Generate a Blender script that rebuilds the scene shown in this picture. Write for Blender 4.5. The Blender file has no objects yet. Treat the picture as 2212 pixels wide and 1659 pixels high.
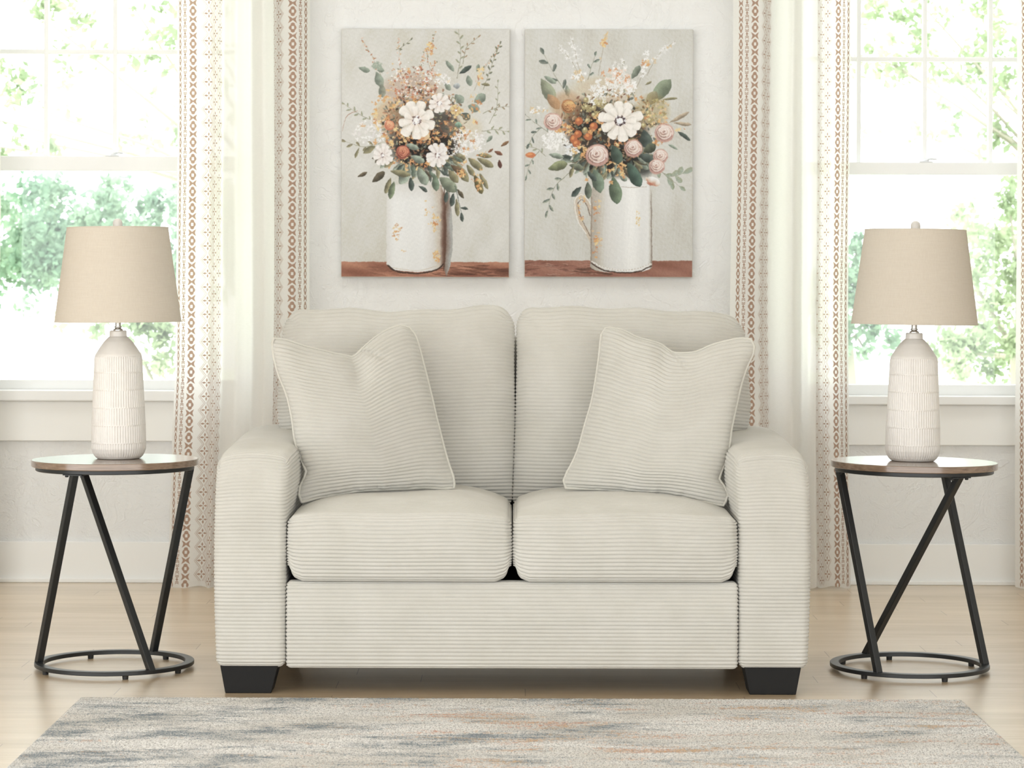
import bpy, math, random
import numpy as np
from mathutils import Vector, Matrix
random.seed(7)
RNG = np.random.RandomState(7)
PI = math.pi
SC = bpy.context.scene
COL = SC.collection
F, CX, HY, HC, ROLL = 5400.0, 1106.0, 630.0, 1.13, 0.003

def pp(px, py, D):
    """a pixel of the photograph at distance D -> point in the room"""
    dx, dy = px - CX, py - HY
    c, s = math.cos(ROLL), math.sin(ROLL)
    u, v = dx * c + dy * s, dy * c - dx * s
    return Vector((u * D / F, D, HC - v * D / F))

# ------------------------------------------------------------------ materials
class NT:
    def __init__(self, name):
        self.m = bpy.data.materials.new(name); self.m.use_nodes = True
        self.t = self.m.node_tree; self.t.nodes.clear()
        self.out = self.t.nodes.new('ShaderNodeOutputMaterial')
    def n(self, kind, **kw):
        nd = self.t.nodes.new(kind)
        for k, v in kw.items():
            if k.startswith('_'): setattr(nd, k[1:], v)
            else:
                key = k.replace('__', ' ')
                nd.inputs[key].default_value = v
        return nd
    def l(self, a, b): self.t.links.new(a, b)
    def ramp(self, fac, stops, interp='LINEAR'):
        r = self.t.nodes.new('ShaderNodeValToRGB'); r.color_ramp.interpolation = interp
        e = r.color_ramp.elements
        while len(e) < len(stops): e.new(0.5)
        for i, (p, c) in enumerate(stops):
            e[i].position = p; e[i].color = (c[0], c[1], c[2], 1) if hasattr(c, '__len__') else (c, c, c, 1)
        self.l(fac, r.inputs[0]); return r.outputs[0]
    def mix(self, fac, a, b, blend='MIX'):
        m = self.t.nodes.new('ShaderNodeMix'); m.data_type = 'RGBA'; m.blend_type = blend
        for i, v in ((0, fac), (6, a), (7, b)):
            if hasattr(v, 'is_output'): self.l(v, m.inputs[i])
            elif i == 0: m.inputs[0].default_value = v
            else: m.inputs[i].default_value = (v[0], v[1], v[2], 1)
        return m.outputs[2]
    def coords(self, scale=(1, 1, 1), kind='Object', rot=(0, 0, 0)):
        c = self.t.nodes.new('ShaderNodeTexCoord'); m = self.t.nodes.new('ShaderNodeMapping')
        m.inputs['Scale'].default_value = scale; m.inputs['Rotation'].default_value = rot
        self.l(c.outputs[kind], m.inputs[0]); return m.outputs[0]
    def noise(self, vec, scale, detail=4, rough=.55, dist=0):
        nd = self.n('ShaderNodeTexNoise', Scale=scale, Detail=detail, Roughness=rough, Distortion=dist)
        self.l(vec, nd.inputs['Vector']); return nd.outputs[0]
    def bump(self, h, strength, dist):
        b = self.n('ShaderNodeBump', Strength=strength, Distance=dist); self.l(h, b.inputs['Height']); return b.outputs[0]
    def pbr(self, color, rough=.6, normal=None, **kw):
        p = self.t.nodes.new('ShaderNodeBsdfPrincipled')
        if hasattr(color, 'is_output'): self.l(color, p.inputs['Base Color'])
        else: p.inputs['Base Color'].default_value = (*color, 1)
        if hasattr(rough, 'is_output'): self.l(rough, p.inputs['Roughness'])
        else: p.inputs['Roughness'].default_value = rough
        if normal is not None: self.l(normal, p.inputs['Normal'])
        for k, v in kw.items(): p.inputs[k.replace('_', ' ')].default_value = v
        self.l(p.outputs[0], self.out.inputs[0]); return p

def simple(name, color, rough=.6, bump=0, bscale=200, **kw):
    t = NT(name); nrm = None
    v = t.coords()
    n = t.noise(v, bscale, 3)
    if bump: nrm = t.bump(n, bump, .002)
    c = t.mix(n, tuple(x * .93 for x in color), tuple(min(1, x * 1.05) for x in color))
    t.pbr(c, rough, nrm, **kw); return t.m

def corduroy_mat():
    t = NT('corduroy_fabric'); v = t.coords()
    n1 = t.noise(v, 9, 3); n2 = t.noise(v, 900, 2, .7)
    c = t.mix(t.ramp(n1, [(.3, 0), (.7, 1)]), (.565, .55, .50), (.615, .60, .555))
    c = t.mix(t.ramp(n2, [(.35, 0), (.65, 1)]), t.mix(1.0, c, (.93, .93, .93), 'MULTIPLY'), c)
    t.pbr(c, .95, t.bump(n2, .35, .0008), Sheen_Weight=.25, Sheen_Roughness=.5, Specular_IOR_Level=.15)
    return t.m
def piping_mat():
    t = NT('piping_fabric'); v = t.coords(); n2 = t.noise(v, 700, 2, .7)
    t.pbr((.60, .585, .53), .95, t.bump(n2, .3, .0008), Sheen_Weight=.2, Specular_IOR_Level=.15); return t.m

def plaster_mat():
    t = NT('trowelled_plaster'); v = t.coords()
    a = t.noise(v, 7, 5, .6, 1.6); b = t.noise(v, 26, 4, .65, 2.2); f = t.noise(v, 130, 3)
    ridge = t.ramp(a, [(.44, 0), (.49, 1), (.505, .1), (.62, .25), (.66, 0)])
    ridge2 = t.ramp(b, [(.42, .0), (.5, .55), (.52, .1), (.7, .3)])
    mx = t.mix(.45, ridge, ridge2); mx = t.mix(.12, mx, f)
    t.pbr((.81, .82, .82), .75, t.bump(mx, .42, .010), Specular_IOR_Level=.25); return t.m

def paintwood_mat(name, col, rough=.45):
    t = NT(name); v = t.coords(); n = t.noise(v, 18, 3)
    t.pbr(col, rough, t.bump(n, .06, .004), Specular_IOR_Level=.35); return t.m

def floor_mat():
    t = NT('oak_planks'); v = t.coords()
    def mth(op, a, b=None, c=None):
        nd = t.n('ShaderNodeMath', _operation=op)
        for i, q in enumerate((a, b, c)):
            if q is None: continue
            if hasattr(q, 'is_output'): t.l(q, nd.inputs[i])
            else: nd.inputs[i].default_value = q
        return nd.outputs[0]
    sp = t.n('ShaderNodeSeparateXYZ'); t.l(v, sp.inputs[0])
    yy = mth('DIVIDE', sp.outputs[1], .127); row = mth('FLOOR', yy); wn = t.n('ShaderNodeTexWhiteNoise', _noise_dimensions='1D'); t.l(row, wn.inputs['W'])
    xx = mth('ADD', mth('DIVIDE', sp.outputs[0], 1.15), mth('MULTIPLY', wn.outputs['Value'], 7.3)); cell = mth('FLOOR', xx)
    wn2 = t.n('ShaderNodeTexWhiteNoise', _noise_dimensions='1D'); t.l(mth('MULTIPLY_ADD', cell, 3.71, mth('MULTIPLY', row, 1.37)), wn2.inputs['W']); pcol = wn2.outputs['Value']
    def near(fr, wdt):   # 1 close to the cell border
        d = mth('MINIMUM', fr, mth('SUBTRACT', 1.0, fr)); return mth('SUBTRACT', 1.0, mth('MINIMUM', 1.0, mth('DIVIDE', d, wdt)))
    joint = near(mth('FRACT', xx), .0016); seam = mth('MULTIPLY', near(mth('FRACT', yy), .012), .35); gap = mth('MAXIMUM', joint, seam)
    g = t.noise(t.coords((1.2, 26, 1)), 3.0, 6, .6, .6)
    g2 = t.noise(t.coords((.7, 5, 1)), 2.2, 3, .5)
    c = t.mix(pcol, (.55, .42, .265), (.66, .52, .345))
    c = t.mix(t.ramp(g, [(.35, 0), (.7, 1)]), t.mix(1., c, (.86, .82, .78), 'MULTIPLY'), c)
    c = t.mix(t.ramp(g2, [(.4, 0), (.75, .5)]), c, (.76, .62, .45))
    kn = t.noise(t.coords((5, 9, 1)), 2.3, 2, .5)
    c = t.mix(t.ramp(kn, [(.76, 0), (.82, .8)]), c, (.2, .12, .07))
    c = t.mix(t.ramp(gap, [(.1, 0), (.9, .9)]), c, (.17, .11, .07))
    h = t.mix(.4, g, t.ramp(gap, [(0, 1), (1, 0)]))
    r = t.ramp(g, [(0, .18), (1, .30)])
    t.pbr(c, r, t.bump(h, .08, .002), Specular_IOR_Level=.7, Coat_Weight=.8, Coat_Roughness=.36); return t.m

def rug_mat():
    t = NT('distressed_rug_pile'); v = t.coords()
    fine = t.noise(t.coords((1, .4, 1)), 230, 3, .75); mid = t.noise(t.coords((1, .6, 1)), 75, 3, .7)
    streak = t.noise(t.coords((1.0, 2.6, 1)), 2.6, 6, .68, .3)
    thread = t.noise(t.coords((9, 70, 1)), 1.0, 4, .75)
    big = t.noise(t.coords((1, 2.0, 1)), 1.9, 3, .55, .4)
    c = t.mix(t.ramp(mid, [(.3, 0), (.7, 1)]), (.64, .625, .60), (.95, .945, .925))
    c = t.mix(t.ramp(big, [(.45, 0), (.62, .55)]), c, (.56, .53, .47))
    # blue-grey streaks, stronger on the left half of the rug
    sx = t.n('ShaderNodeSeparateXYZ'); t.l(v, sx.inputs[0])
    lx = t.n('ShaderNodeMapRange'); t.l(sx.outputs[0], lx.inputs[0])
    lx.inputs[1].default_value = -1.3; lx.inputs[2].default_value = .7; lx.inputs[3].default_value = .075; lx.inputs[4].default_value = -.02
    ad = t.n('ShaderNodeMath', _operation='ADD'); t.l(streak, ad.inputs[0]); t.l(lx.outputs[0], ad.inputs[1])
    m1 = t.n('ShaderNodeMath', _operation='MULTIPLY_ADD'); t.l(thread, m1.inputs[0]); m1.inputs[1].default_value = .42; t.l(ad.outputs[0], m1.inputs[2])
    m2 = t.n('ShaderNodeMath', _operation='MULTIPLY_ADD'); t.l(fine, m2.inputs[0]); m2.inputs[1].default_value = .85; t.l(m1.outputs[0], m2.inputs[2])
    mr = t.n('ShaderNodeMapRange'); t.l(m2.outputs[0], mr.inputs[0]); mr.inputs[1].default_value = 1.20; mr.inputs[2].default_value = 1.31; mr.inputs[4].default_value = .92; blue = mr.outputs[0]
    c = t.mix(blue, c, (.10, .145, .18))
    w = t.coords((1.2, 4.5, 1), rot=(0, 0, .02))
    s2 = t.n('ShaderNodeTexNoise', Scale=2.6, Detail=6, Roughness=.7, Distortion=.6); mp = t.n('ShaderNodeVectorMath', _operation='ADD')
    t.l(w, mp.inputs[0]); mp.inputs[1].default_value = (13.7, 4.2, 2.0); t.l(mp.outputs[0], s2.inputs['Vector'])
    cxr = t.n('ShaderNodeMapRange', _interpolation_type='SMOOTHSTEP'); t.l(sx.outputs[0], cxr.inputs[0])
    cxr.inputs[1].default_value = -.75; cxr.inputs[2].default_value = .0; cxr.inputs[3].default_value = -.07; cxr.inputs[4].default_value = .03
    a2 = t.n('ShaderNodeMath', _operation='ADD'); t.l(s2.outputs[0], a2.inputs[0]); t.l(cxr.outputs[0], a2.inputs[1])
    m3 = t.n('ShaderNodeMath', _operation='MULTIPLY_ADD'); t.l(mid, m3.inputs[0]); m3.inputs[1].default_value = .60; t.l(a2.outputs[0], m3.inputs[2])
    mr2 = t.n('ShaderNodeMapRange'); t.l(m3.outputs[0], mr2.inputs[0]); mr2.inputs[1].default_value = .87; mr2.inputs[2].default_value = 1.02; mr2.inputs[4].default_value = .85; rust = mr2.outputs[0]
    rc = t.mix(t.ramp(streak, [(.4, 0), (.6, 1)]), (.50, .19, .09), (.60, .36, .13))
    c = t.mix(rust, c, rc)
    c = t.mix(t.ramp(fine, [(.40, .9), (.50, 0)]), c, (.27, .265, .26))
    h = t.mix(.5, fine, mid)
    t.pbr(c, 1.0, t.bump(h, .9, .004), Specular_IOR_Level=.05, Sheen_Weight=.15); return t.m

def curtain_mat(name, col, transl=.5, transp=.1):
    t = NT(name)
    v = t.coords((1, 1, 1)); wx = t.noise(t.coords((900, 900, 90)), 1, 2); wz = t.noise(t.coords((60, 60, 900)), 1, 2)
    weave = t.mix(.5, wx, wz)
    c = t.mix(t.ramp(weave, [(.35, 0), (.65, 1)]), tuple(x * .95 for x in col), col)
    nb = t.bump(weave, .15, .001)
    d = t.n('ShaderNodeBsdfDiffuse'); t.l(c, d.inputs[0]); t.l(nb, d.inputs['Normal'])
    tr = t.n('ShaderNodeBsdfTranslucent'); t.l(c, tr.inputs[0]); t.l(nb, tr.inputs['Normal'])
    m = t.n('ShaderNodeMixShader'); m.inputs[0].default_value = transl; t.l(d.outputs[0], m.inputs[1]); t.l(tr.outputs[0], m.inputs[2])
    tp = t.n('ShaderNodeBsdfTransparent')
    m2 = t.n('ShaderNodeMixShader'); m2.inputs[0].default_value = transp; t.l(m.outputs[0], m2.inputs[1]); t.l(tp.outputs[0], m2.inputs[2])
    t.l(m2.outputs[0], t.out.inputs[0]); return t.m

def shade_mat():
    t = NT('linen_shade'); 
    wx = t.noise(t.coords((420, 420, 14)), 1, 3, .7); wz = t.noise(t.coords((22, 22, 560)), 1, 3, .7)
    weave = t.mix(.5, wx, wz)
    c = t.mix(t.ramp(weave, [(.38, 0), (.62, 1)]), (.70, .635, .545), (.76, .70, .61))
    nb = t.bump(weave, .25, .001)
    d = t.n('ShaderNodeBsdfDiffuse'); t.l(c, d.inputs[0]); t.l(nb, d.inputs['Normal'])
    tr = t.n('ShaderNodeBsdfTranslucent', Color=(.68, .62, .54, 1))
    m = t.n('ShaderNodeMixShader'); m.inputs[0].default_value = .22; t.l(d.outputs[0], m.inputs[1]); t.l(tr.outputs[0], m.inputs[2])
    t.l(m.outputs[0], t.out.inputs[0]); return t.m

def wood_mat():
    t = NT('brown_wood_laminate'); g = t.noise(t.coords((2.2, 26, 120)), 2, 6, .65, .25); g2 = t.noise(t.coords((1, 9, 9)), 3, 2)
    c = t.mix(t.ramp(g, [(.32, 0), (.7, 1)]), (.12, .075, .048), (.27, .18, .12))
    c = t.mix(t.ramp(g2, [(.4, 0), (.7, .35)]), c, (.40, .29, .21))
    t.pbr(c, .2, t.bump(g, .03, .001), Specular_IOR_Level=.8, Coat_Weight=.6, Coat_Roughness=.12); return t.m

def leaf_mat(name, c1, c2):
    t = NT(name); v = t.coords(); n = t.noise(v, 2.5, 3)
    c = t.mix(t.ramp(n, [(.35, 0), (.65, 1)]), c1, c2)
    d = t.n('ShaderNodeBsdfDiffuse'); t.l(c, d.inputs[0])
    tr = t.n('ShaderNodeBsdfTranslucent'); t.l(c, tr.inputs[0])
    m = t.n('ShaderNodeMixShader'); m.inputs[0].default_value = .45; t.l(d.outputs[0], m.inputs[1]); t.l(tr.outputs[0], m.inputs[2])
    t.l(m.outputs[0], t.out.inputs[0]); return t.m

def glass_mat():
    t = NT('window_glass'); g = t.n('ShaderNodeBsdfGlossy', Roughness=.02); tp = t.n('ShaderNodeBsdfTransparent', Color=(.97, .985, .98, 1))
    m = t.n('ShaderNodeMixShader'); m.inputs[0].default_value = .05; t.l(tp.outputs[0], m.inputs[1]); t.l(g.outputs[0], m.inputs[2])
    t.l(m.outputs[0], t.out.inputs[0]); return t.m

def art_mat():
    t = NT('painted_canvas'); a = t.n('ShaderNodeVertexColor'); a.layer_name = 'paint'
    v = t.coords((1, 1, 1)); n = t.noise(v, 90, 4, .6, .5); w = t.noise(v, 900, 1)
    t.pbr(a.outputs[0], .6, t.bump(t.mix(.3, n, w), .12, .001), Specular_IOR_Level=.3); return t.m

M = dict(
    cord=corduroy_mat(), piping=piping_mat(), plaster=plaster_mat(), white=paintwood_mat('white_painted_wood', (.85, .855, .84)),
    sash=paintwood_mat('white_window_paint', (.82, .83, .83), .35), wall2=paintwood_mat('flat_wall_paint', (.78, .78, .75), .7),
    floor=floor_mat(), rug=rug_mat(), linen=curtain_mat('curtain_linen', (.91, .90, .87), .52, .05),
    print=curtain_mat('curtain_print', (.49, .335, .255), .45, .08), shade=shade_mat(), wood=wood_mat(), glass=glass_mat(), art=art_mat(),
    black=simple('black_metal', (.016, .018, .020), .36, .08, 300), rubber=simple('black_plastic', (.02, .02, .02), .6),
    legwood=simple('black_stained_wood', (.010, .010, .010), .6, .15, 90, Specular_IOR_Level=.25), dark=simple('dark_lining', (.03, .03, .03), .9),
    ceramic=simple('cream_ceramic', (.78, .75, .71), .28, .10, 60, Coat_Weight=.25, Coat_Roughness=.25),
    nickel=simple('brushed_nickel', (.55, .53, .50), .28, .05, 300, Metallic=1.0), shadeliner=simple('shade_liner', (.8, .78, .74), .8),
    canvas=simple('canvas_edge', (.62, .60, .56), .8, .2, 600), lockmat=simple('white_metal_latch', (.7, .72, .74), .3),
    rugedge=simple('rug_binding', (.62, .59, .54), .95, .3, 300), bark=simple('bark', (.36, .33, .28), .9, .5, 30),
    leaf=leaf_mat('leaf_green', (.28, .36, .22), (.46, .53, .36)), leaf2=leaf_mat('leaf_blue_green', (.21, .33, .235), (.37, .49, .36)),
    lawn=simple('bright_lawn', (.62, .70, .52), .95), ceil=simple('ceiling_paint', (.82, .82, .80), .9))

# ------------------------------------------------------------------ mesh helpers
def link(name, me, mat, parent=None, smooth=True):
    me.materials.clear()
    for m in (mat if isinstance(mat, (list, tuple)) else [mat]): me.materials.append(m)
    if smooth is True: me.polygons.foreach_set('use_smooth', np.ones(len(me.polygons), bool))
    o = bpy.data.objects.new(name, me); COL.objects.link(o)
    if parent is not None: o.parent = parent; o.matrix_parent_inverse = parent_inv(parent)
    return o
def parent_inv(p):
    mw = Matrix.Identity(4); q = p; chain = []
    while q is not None: chain.append(q); q = q.parent
    for q in reversed(chain): mw = mw @ (q.matrix_parent_inverse @ q.matrix_basis if q.parent else q.matrix_basis)
    return mw.inverted()
def mesh_np(name, V, Q):
    me = bpy.data.meshes.new(name)
    V = np.asarray(V, dtype=np.float32); Q = np.asarray(Q, dtype=np.int32)
    k = Q.shape[1]
    me.vertices.add(len(V)); me.vertices.foreach_set('co', V.ravel())
    me.loops.add(Q.size); me.loops.foreach_set('vertex_index', Q.ravel())
    me.polygons.add(len(Q)); me.polygons.foreach_set('loop_start', np.arange(0, Q.size, k, dtype=np.int32))
    me.update(calc_edges=True); me.validate(); return me
def grid_quads(nu, nv, off=0, flip=False, wrap=False):
    i = np.arange(nu if wrap else nu - 1)[:, None]; j = np.arange(nv - 1)[None, :]
    i2 = (i + 1) % nu
    a, b, c, d = i * nv + j, i2 * nv + j, i2 * nv + j + 1, i * nv + j + 1
    q = np.stack([a, b, c, d], -1).reshape(-1, 4)
    return (q[:, ::-1] if flip else q) + off
def empty(name, loc, label=None, cat=None, group=None, kind=None):
    o = bpy.data.objects.new(name, None); o.empty_display_size = .1; o.location = loc; COL.objects.link(o)
    tag(o, label, cat, group, kind); return o
def tag(o, label=None, cat=None, group=None, kind=None):
    for k, v in (('label', label), ('category', cat), ('group', group), ('kind', kind)):
        if v: o[k] = v
    return o

class MB:
    def __init__(s): s.v = []; s.f = []; s.m = []
    def add(s, V, Fs, mi=0):
        o = len(s.v); s.v += [tuple(x) for x in V]; s.f += [tuple(i + o for i in f) for f in Fs]; s.m += [mi] * len(Fs)
    def box(s, x0, x1, y0, y1, z0, z1, mi=0):
        s.add([(x0, y0, z0), (x1, y0, z0), (x1, y1, z0), (x0, y1, z0), (x0, y0, z1), (x1, y0, z1), (x1, y1, z1), (x0, y1, z1)],
              [(0, 3, 2, 1), (4, 5, 6, 7), (0, 1, 5, 4), (1, 2, 6, 5), (2, 3, 7, 6), (3, 0, 4, 7)], mi)
    def hexa(s, b, t):
        s.add(list(b) + list(t), [(0, 3, 2, 1), (4, 5, 6, 7), (0, 1, 5, 4), (1, 2, 6, 5), (2, 3, 7, 6), (3, 0, 4, 7)])
    def lathe(s, prof, c=(0, 0, 0), n=48, cap=True):
        V = []; Fs = []
        for r, z in prof:
            for k in range(n):
                a = 2 * PI * k / n; V.append((c[0] + r * math.cos(a), c[1] + r * math.sin(a), c[2] + z))
        for i in range(len(prof) - 1):
            for k in range(n):
                k2 = (k + 1) % n; Fs.append((i * n + k, i * n + k2, (i + 1) * n + k2, (i + 1) * n + k))
        if cap:
            Fs.append(tuple(reversed(range(n)))); Fs.append(tuple((len(prof) - 1) * n + k for k in range(n)))
        s.add(V, Fs)
    def ringprof(s, prof, c=(0, 0, 0), n=96):
        """closed profile revolved (torus-like ring)"""
        V = []; Fs = []; p = len(prof)
        for r, z in prof:
            for k in range(n):
                a = 2 * PI * k / n; V.append((c[0] + r * math.cos(a), c[1] + r * math.sin(a), c[2] + z))
        for i in range(p):
            for k in range(n):
                k2 = (k + 1) % n; i2 = (i + 1) % p; Fs.append((i * n + k, i * n + k2, i2 * n + k2, i2 * n + k))
        s.add(V, Fs)
    def tube(s, pts, r, n=8, closed=False, radii=None):
        P = [Vector(p) for p in pts]; m = len(P); V = []; Fs = []
        up = Vector((0, 1, 0))
        for i in range(m):
            a = P[(i - 1) % m] if (closed or i > 0) else P[i]; b = P[(i + 1) % m] if (closed or i < m - 1) else P[i]
            t = (b - a).normalized(); x = t.cross(up)
            if x.length < 1e-4: x = t.cross(Vector((1, 0, 0)))
            x.normalize(); y = x.cross(t); rr = radii[i] if radii else r
            for k in range(n):
                an = 2 * PI * k / n; V.append(P[i] + x * (rr * math.cos(an)) + y * (rr * math.sin(an)))
        for i in range(m if closed else m - 1):
            i2 = (i + 1) % m
            for k in range(n):
                k2 = (k + 1) % n; Fs.append((i * n + k, i * n + k2, i2 * n + k2, i2 * n + k))
        if not closed: Fs += [tuple(reversed(range(n))), tuple((m - 1) * n + k for k in range(n))]
        s.add(V, Fs)
    def build(s, name, mat, parent=None, smooth=False, bevel=0, seg=2, shift=None):
        me = bpy.data.meshes.new(name); me.from_pydata(s.v, [], s.f); me.update()
        if any(s.m): me.polygons.foreach_set('material_index', s.m)
        ms = mat if isinstance(mat, (list, tuple)) else [mat]
        for m in ms: me.materials.append(m)
        o = bpy.data.objects.new(name, me); COL.objects.link(o)
        if smooth:
            me.polygons.foreach_set('use_smooth', [True] * len(me.polygons))
            try: me.set_sharp_from_angle(angle=math.radians(38))
            except Exception: pass
        if bevel:
            b = o.modifiers.new('bevel', 'BEVEL'); b.width = bevel; b.segments = seg; b.limit_method = 'ANGLE'; b.angle_limit = .6
        if parent is not None: o.parent = parent; o.matrix_parent_inverse = parent_inv(parent)
        return o

# ------------------------------------------------------------------ camera / world / render
cam = bpy.data.cameras.new('camera'); co = bpy.data.objects.new('camera', cam); COL.objects.link(co); SC.camera = co
cam.sensor_width = 36; cam.lens = F / 2212 * 36; cam.shift_y = -(829.5 - HY) / 2212
co.location = (0, 0, HC)
co.rotation_euler = (Matrix.Rotation(PI / 2, 3, 'X') @ Matrix.Rotation(ROLL, 3, 'Z')).to_euler()
cam.clip_end = 200; cam.dof.use_dof = True; cam.dof.focus_distance = 7.4; cam.dof.aperture_fstop = 8.5
W = bpy.data.worlds.new('world'); SC.world = W; W.use_nodes = True
bg = W.node_tree.nodes['Background']; bg.inputs[0].default_value = (.975, .995, 1.0, 1); bg.inputs[1].default_value = 2.8
sun = bpy.data.lights.new('sun', 'SUN'); sun.energy = 5.5; sun.angle = .05; sun.color = (1, .98, .94)
so = bpy.data.objects.new('sun', sun); COL.objects.link(so)
so.rotation_euler = Vector((.55, .12, -.75)).to_track_quat('-Z', 'Y').to_euler()
for nm, yy, sx, sy, en in (('fill_light_rear', 8.55, 6.0, .7, 22), ('fill_light_front', 4.4, 4.0, 1.2, 8)):  # added fill lights without fixtures: brighten the back wall, shade the ribs from above
    L = bpy.data.lights.new(nm, 'AREA'); L.shape = 'RECTANGLE'; L.size = sx; L.size_y = sy; L.energy = en; L.color = (1, .995, .985)
    lo = bpy.data.objects.new(nm, L); COL.objects.link(lo); lo.location = (0, yy, 2.74)
SC.view_settings.view_transform = 'Standard'; SC.view_settings.look = 'None'; SC.view_settings.gamma = 1
SC.view_settings.exposure = EXPO if 'EXPO' in globals() else 0.25
SC.view_settings.use_curve_mapping = False

# ------------------------------------------------------------------ room shell
DW = 9.69                       # distance of the window wall
S = DW / F
def wx(px): return (px - CX) * S
def wz(py): return HC - (py - HY) * S
WIN = [dict(x0=wx(-62), x1=wx(542), mun=[90, 240, 388], midx=240, ytop=-330, ymun=[-105, 110], yr0=339, yr1=371, yb0=824, yb1=845, ysill=866, yap=955),
       dict(x0=wx(1711), x1=wx(2297), mun=[1860, 2004, 2147], midx=2004, ytop=-320, ymun=[-93, 121], yr0=347, yr1=374, yb0=829, yb1=852, ysill=869, yap=959)]
CEIL = 2.78
m = MB()
xs = [-4.2, WIN[0]['x0'], WIN[0]['x1'], WIN[1]['x0'], WIN[1]['x1'], 4.2]
for i in range(5):
    if i in (1, 3):
        w = WIN[0 if i == 1 else 1]
        m.box(xs[i], xs[i + 1], DW, DW + .16, 0, wz(w['ysill']) - .002)
        m.box(xs[i], xs[i + 1], DW, DW + .16, wz(w['ytop']), CEIL)
    else: m.box(xs[i], xs[i + 1], DW, DW + .16, 0, CEIL)
tag(m.build('wall_back', M['plaster']), kind='structure')
m = MB(); m.box(-4.2, 4.2, -.1, DW, -.05, 0)
tag(m.build('floor', M['floor']), kind='structure')
YC = 0.0
m = MB(); m.box(-4.2, 4.2, YC, DW + .16, CEIL, CEIL + .1); tag(m.build('ceiling', M['ceil']), kind='structure')
for sgn, nm in ((-1, 'wall_left'), (1, 'wall_right')):
    m = MB(); m.box(min(sgn * 4.2, sgn * 4.3), max(sgn * 4.2, sgn * 4.3), (5.6 if sgn < 0 else 1.8), DW + .16, 0, CEIL); tag(m.build(nm, M['wall2']), kind='structure')
# baseboard with shoe moulding
m = MB(); m.box(-4.2, 4.2, DW - .016, DW, .0, wz(1172)); m.box(-4.2, 4.2, DW - .030, DW - .015, 0, .016)
tag(m.build('baseboard_back', M['white'], bevel=.003), kind='structure')
for wi, w in enumerate(WIN):
    x0, x1 = w['x0'], w['x1']; zt = wz(w['ytop'])
    R = empty('window_%d' % (wi + 1), ((x0 + x1) / 2, DW, wz(w['ysill'])), kind='structure')
    R['label'] = ('double hung window behind the left lamp' if wi == 0 else 'double hung window behind the right lamp')
    zs = wz(w['ysill'])
    f = MB()
    f.box(x0 - .001, x0 + .03, DW - .005, DW + .15, zs, zt); f.box(x1 - .03, x1 + .001, DW - .005, DW + .15, zs, zt)
    f.box(x0, x1, DW - .005, DW + .15, zt - .03, zt)
    f.build('window_frame', M['sash'], R, bevel=.003)
    # upper sash (outer track)
    zr0, zr1 = wz(w['yr0']), wz(w['yr1'])
    a, b = DW + .075, DW + .11
    u = MB(); u.box(x0 + .03, x0 + .065, a, b, zr1, zt - .03); u.box(x1 - .065, x1 - .03, a, b, zr1, zt - .03)
    u.box(x0 + .03, x1 - .03, a, b, zt - .075, zt - .03); u.box(x0 + .03, x1 - .03, a, b, zr1 + .006, zr0 - .002)
    us = u.build('upper_sash', M['sash'], R, bevel=.003)
    for px in w['mun']:
        g = MB(); g.box(wx(px) - .009, wx(px) + .009, a + .004, b - .004, zr0, zt - .075); g.build('muntin', M['sash'], us, bevel=.003)
    for py in w['ymun']:
        g = MB(); g.box(x0 + .06, x1 - .06, a + .006, b - .006, wz(py) - .009, wz(py) + .009); g.build('muntin', M['sash'], us, bevel=.003)
    g = MB(); g.box(x0 + .06, x1 - .06, a + .016, a + .019, zr0 - .01, zt - .07); g.build('glass_pane', M['glass'], us)
    # lower sash (inner track)
    a, b = DW + .03, DW + .068
    u = MB(); u.box(x0 + .03, x0 + .065, a, b, zs, zr0); u.box(x1 - .065, x1 - .03, a, b, zs, zr0)
    u.box(x0 + .03, x1 - .03, a, b, zr1, zr0); u.box(x0 + .03, x1 - .03, a, b, zs + .001, wz(w['yb0']))
    ls = u.build('lower_sash', M['sash'], R, bevel=.003)
    g = MB(); g.box(x0 + .06, x1 - .06, a + .016, a + .019, wz(w['yb0']) - .01, zr1 + .01); g.build('glass_pane', M['glass'], ls)
    g = MB(); xm = wx(w['midx'])
    g.box(xm - .028, xm + .024, a, a + .03, zr0, zr0 + .004); g.lathe([(.012, .004), (.012, .010), (.006, .013)], (xm, a + .015, zr0), 20)
    g.tube([(xm, a + .015, zr0 + .012), (xm + .02, a + .008, zr0 + .014), (xm + .04, a + .004, zr0 + .012)], .004, 8)
    g.build('sash_lock', M['lockmat'], ls, smooth=True)
    g = MB(); g.box(x0 - .05, x1 + .05, DW - .045, DW + .03, zs - .004, wz(w['yb1'])); g.build('window_sill', M['sash'], R, bevel=.005, seg=3)
    g = MB(); g.box(x0 - .03, x1 + .03, DW - .016, DW, wz(w['yap']), zs - .004); g.build('window_apron', M['white'], R, bevel=.003)

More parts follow.
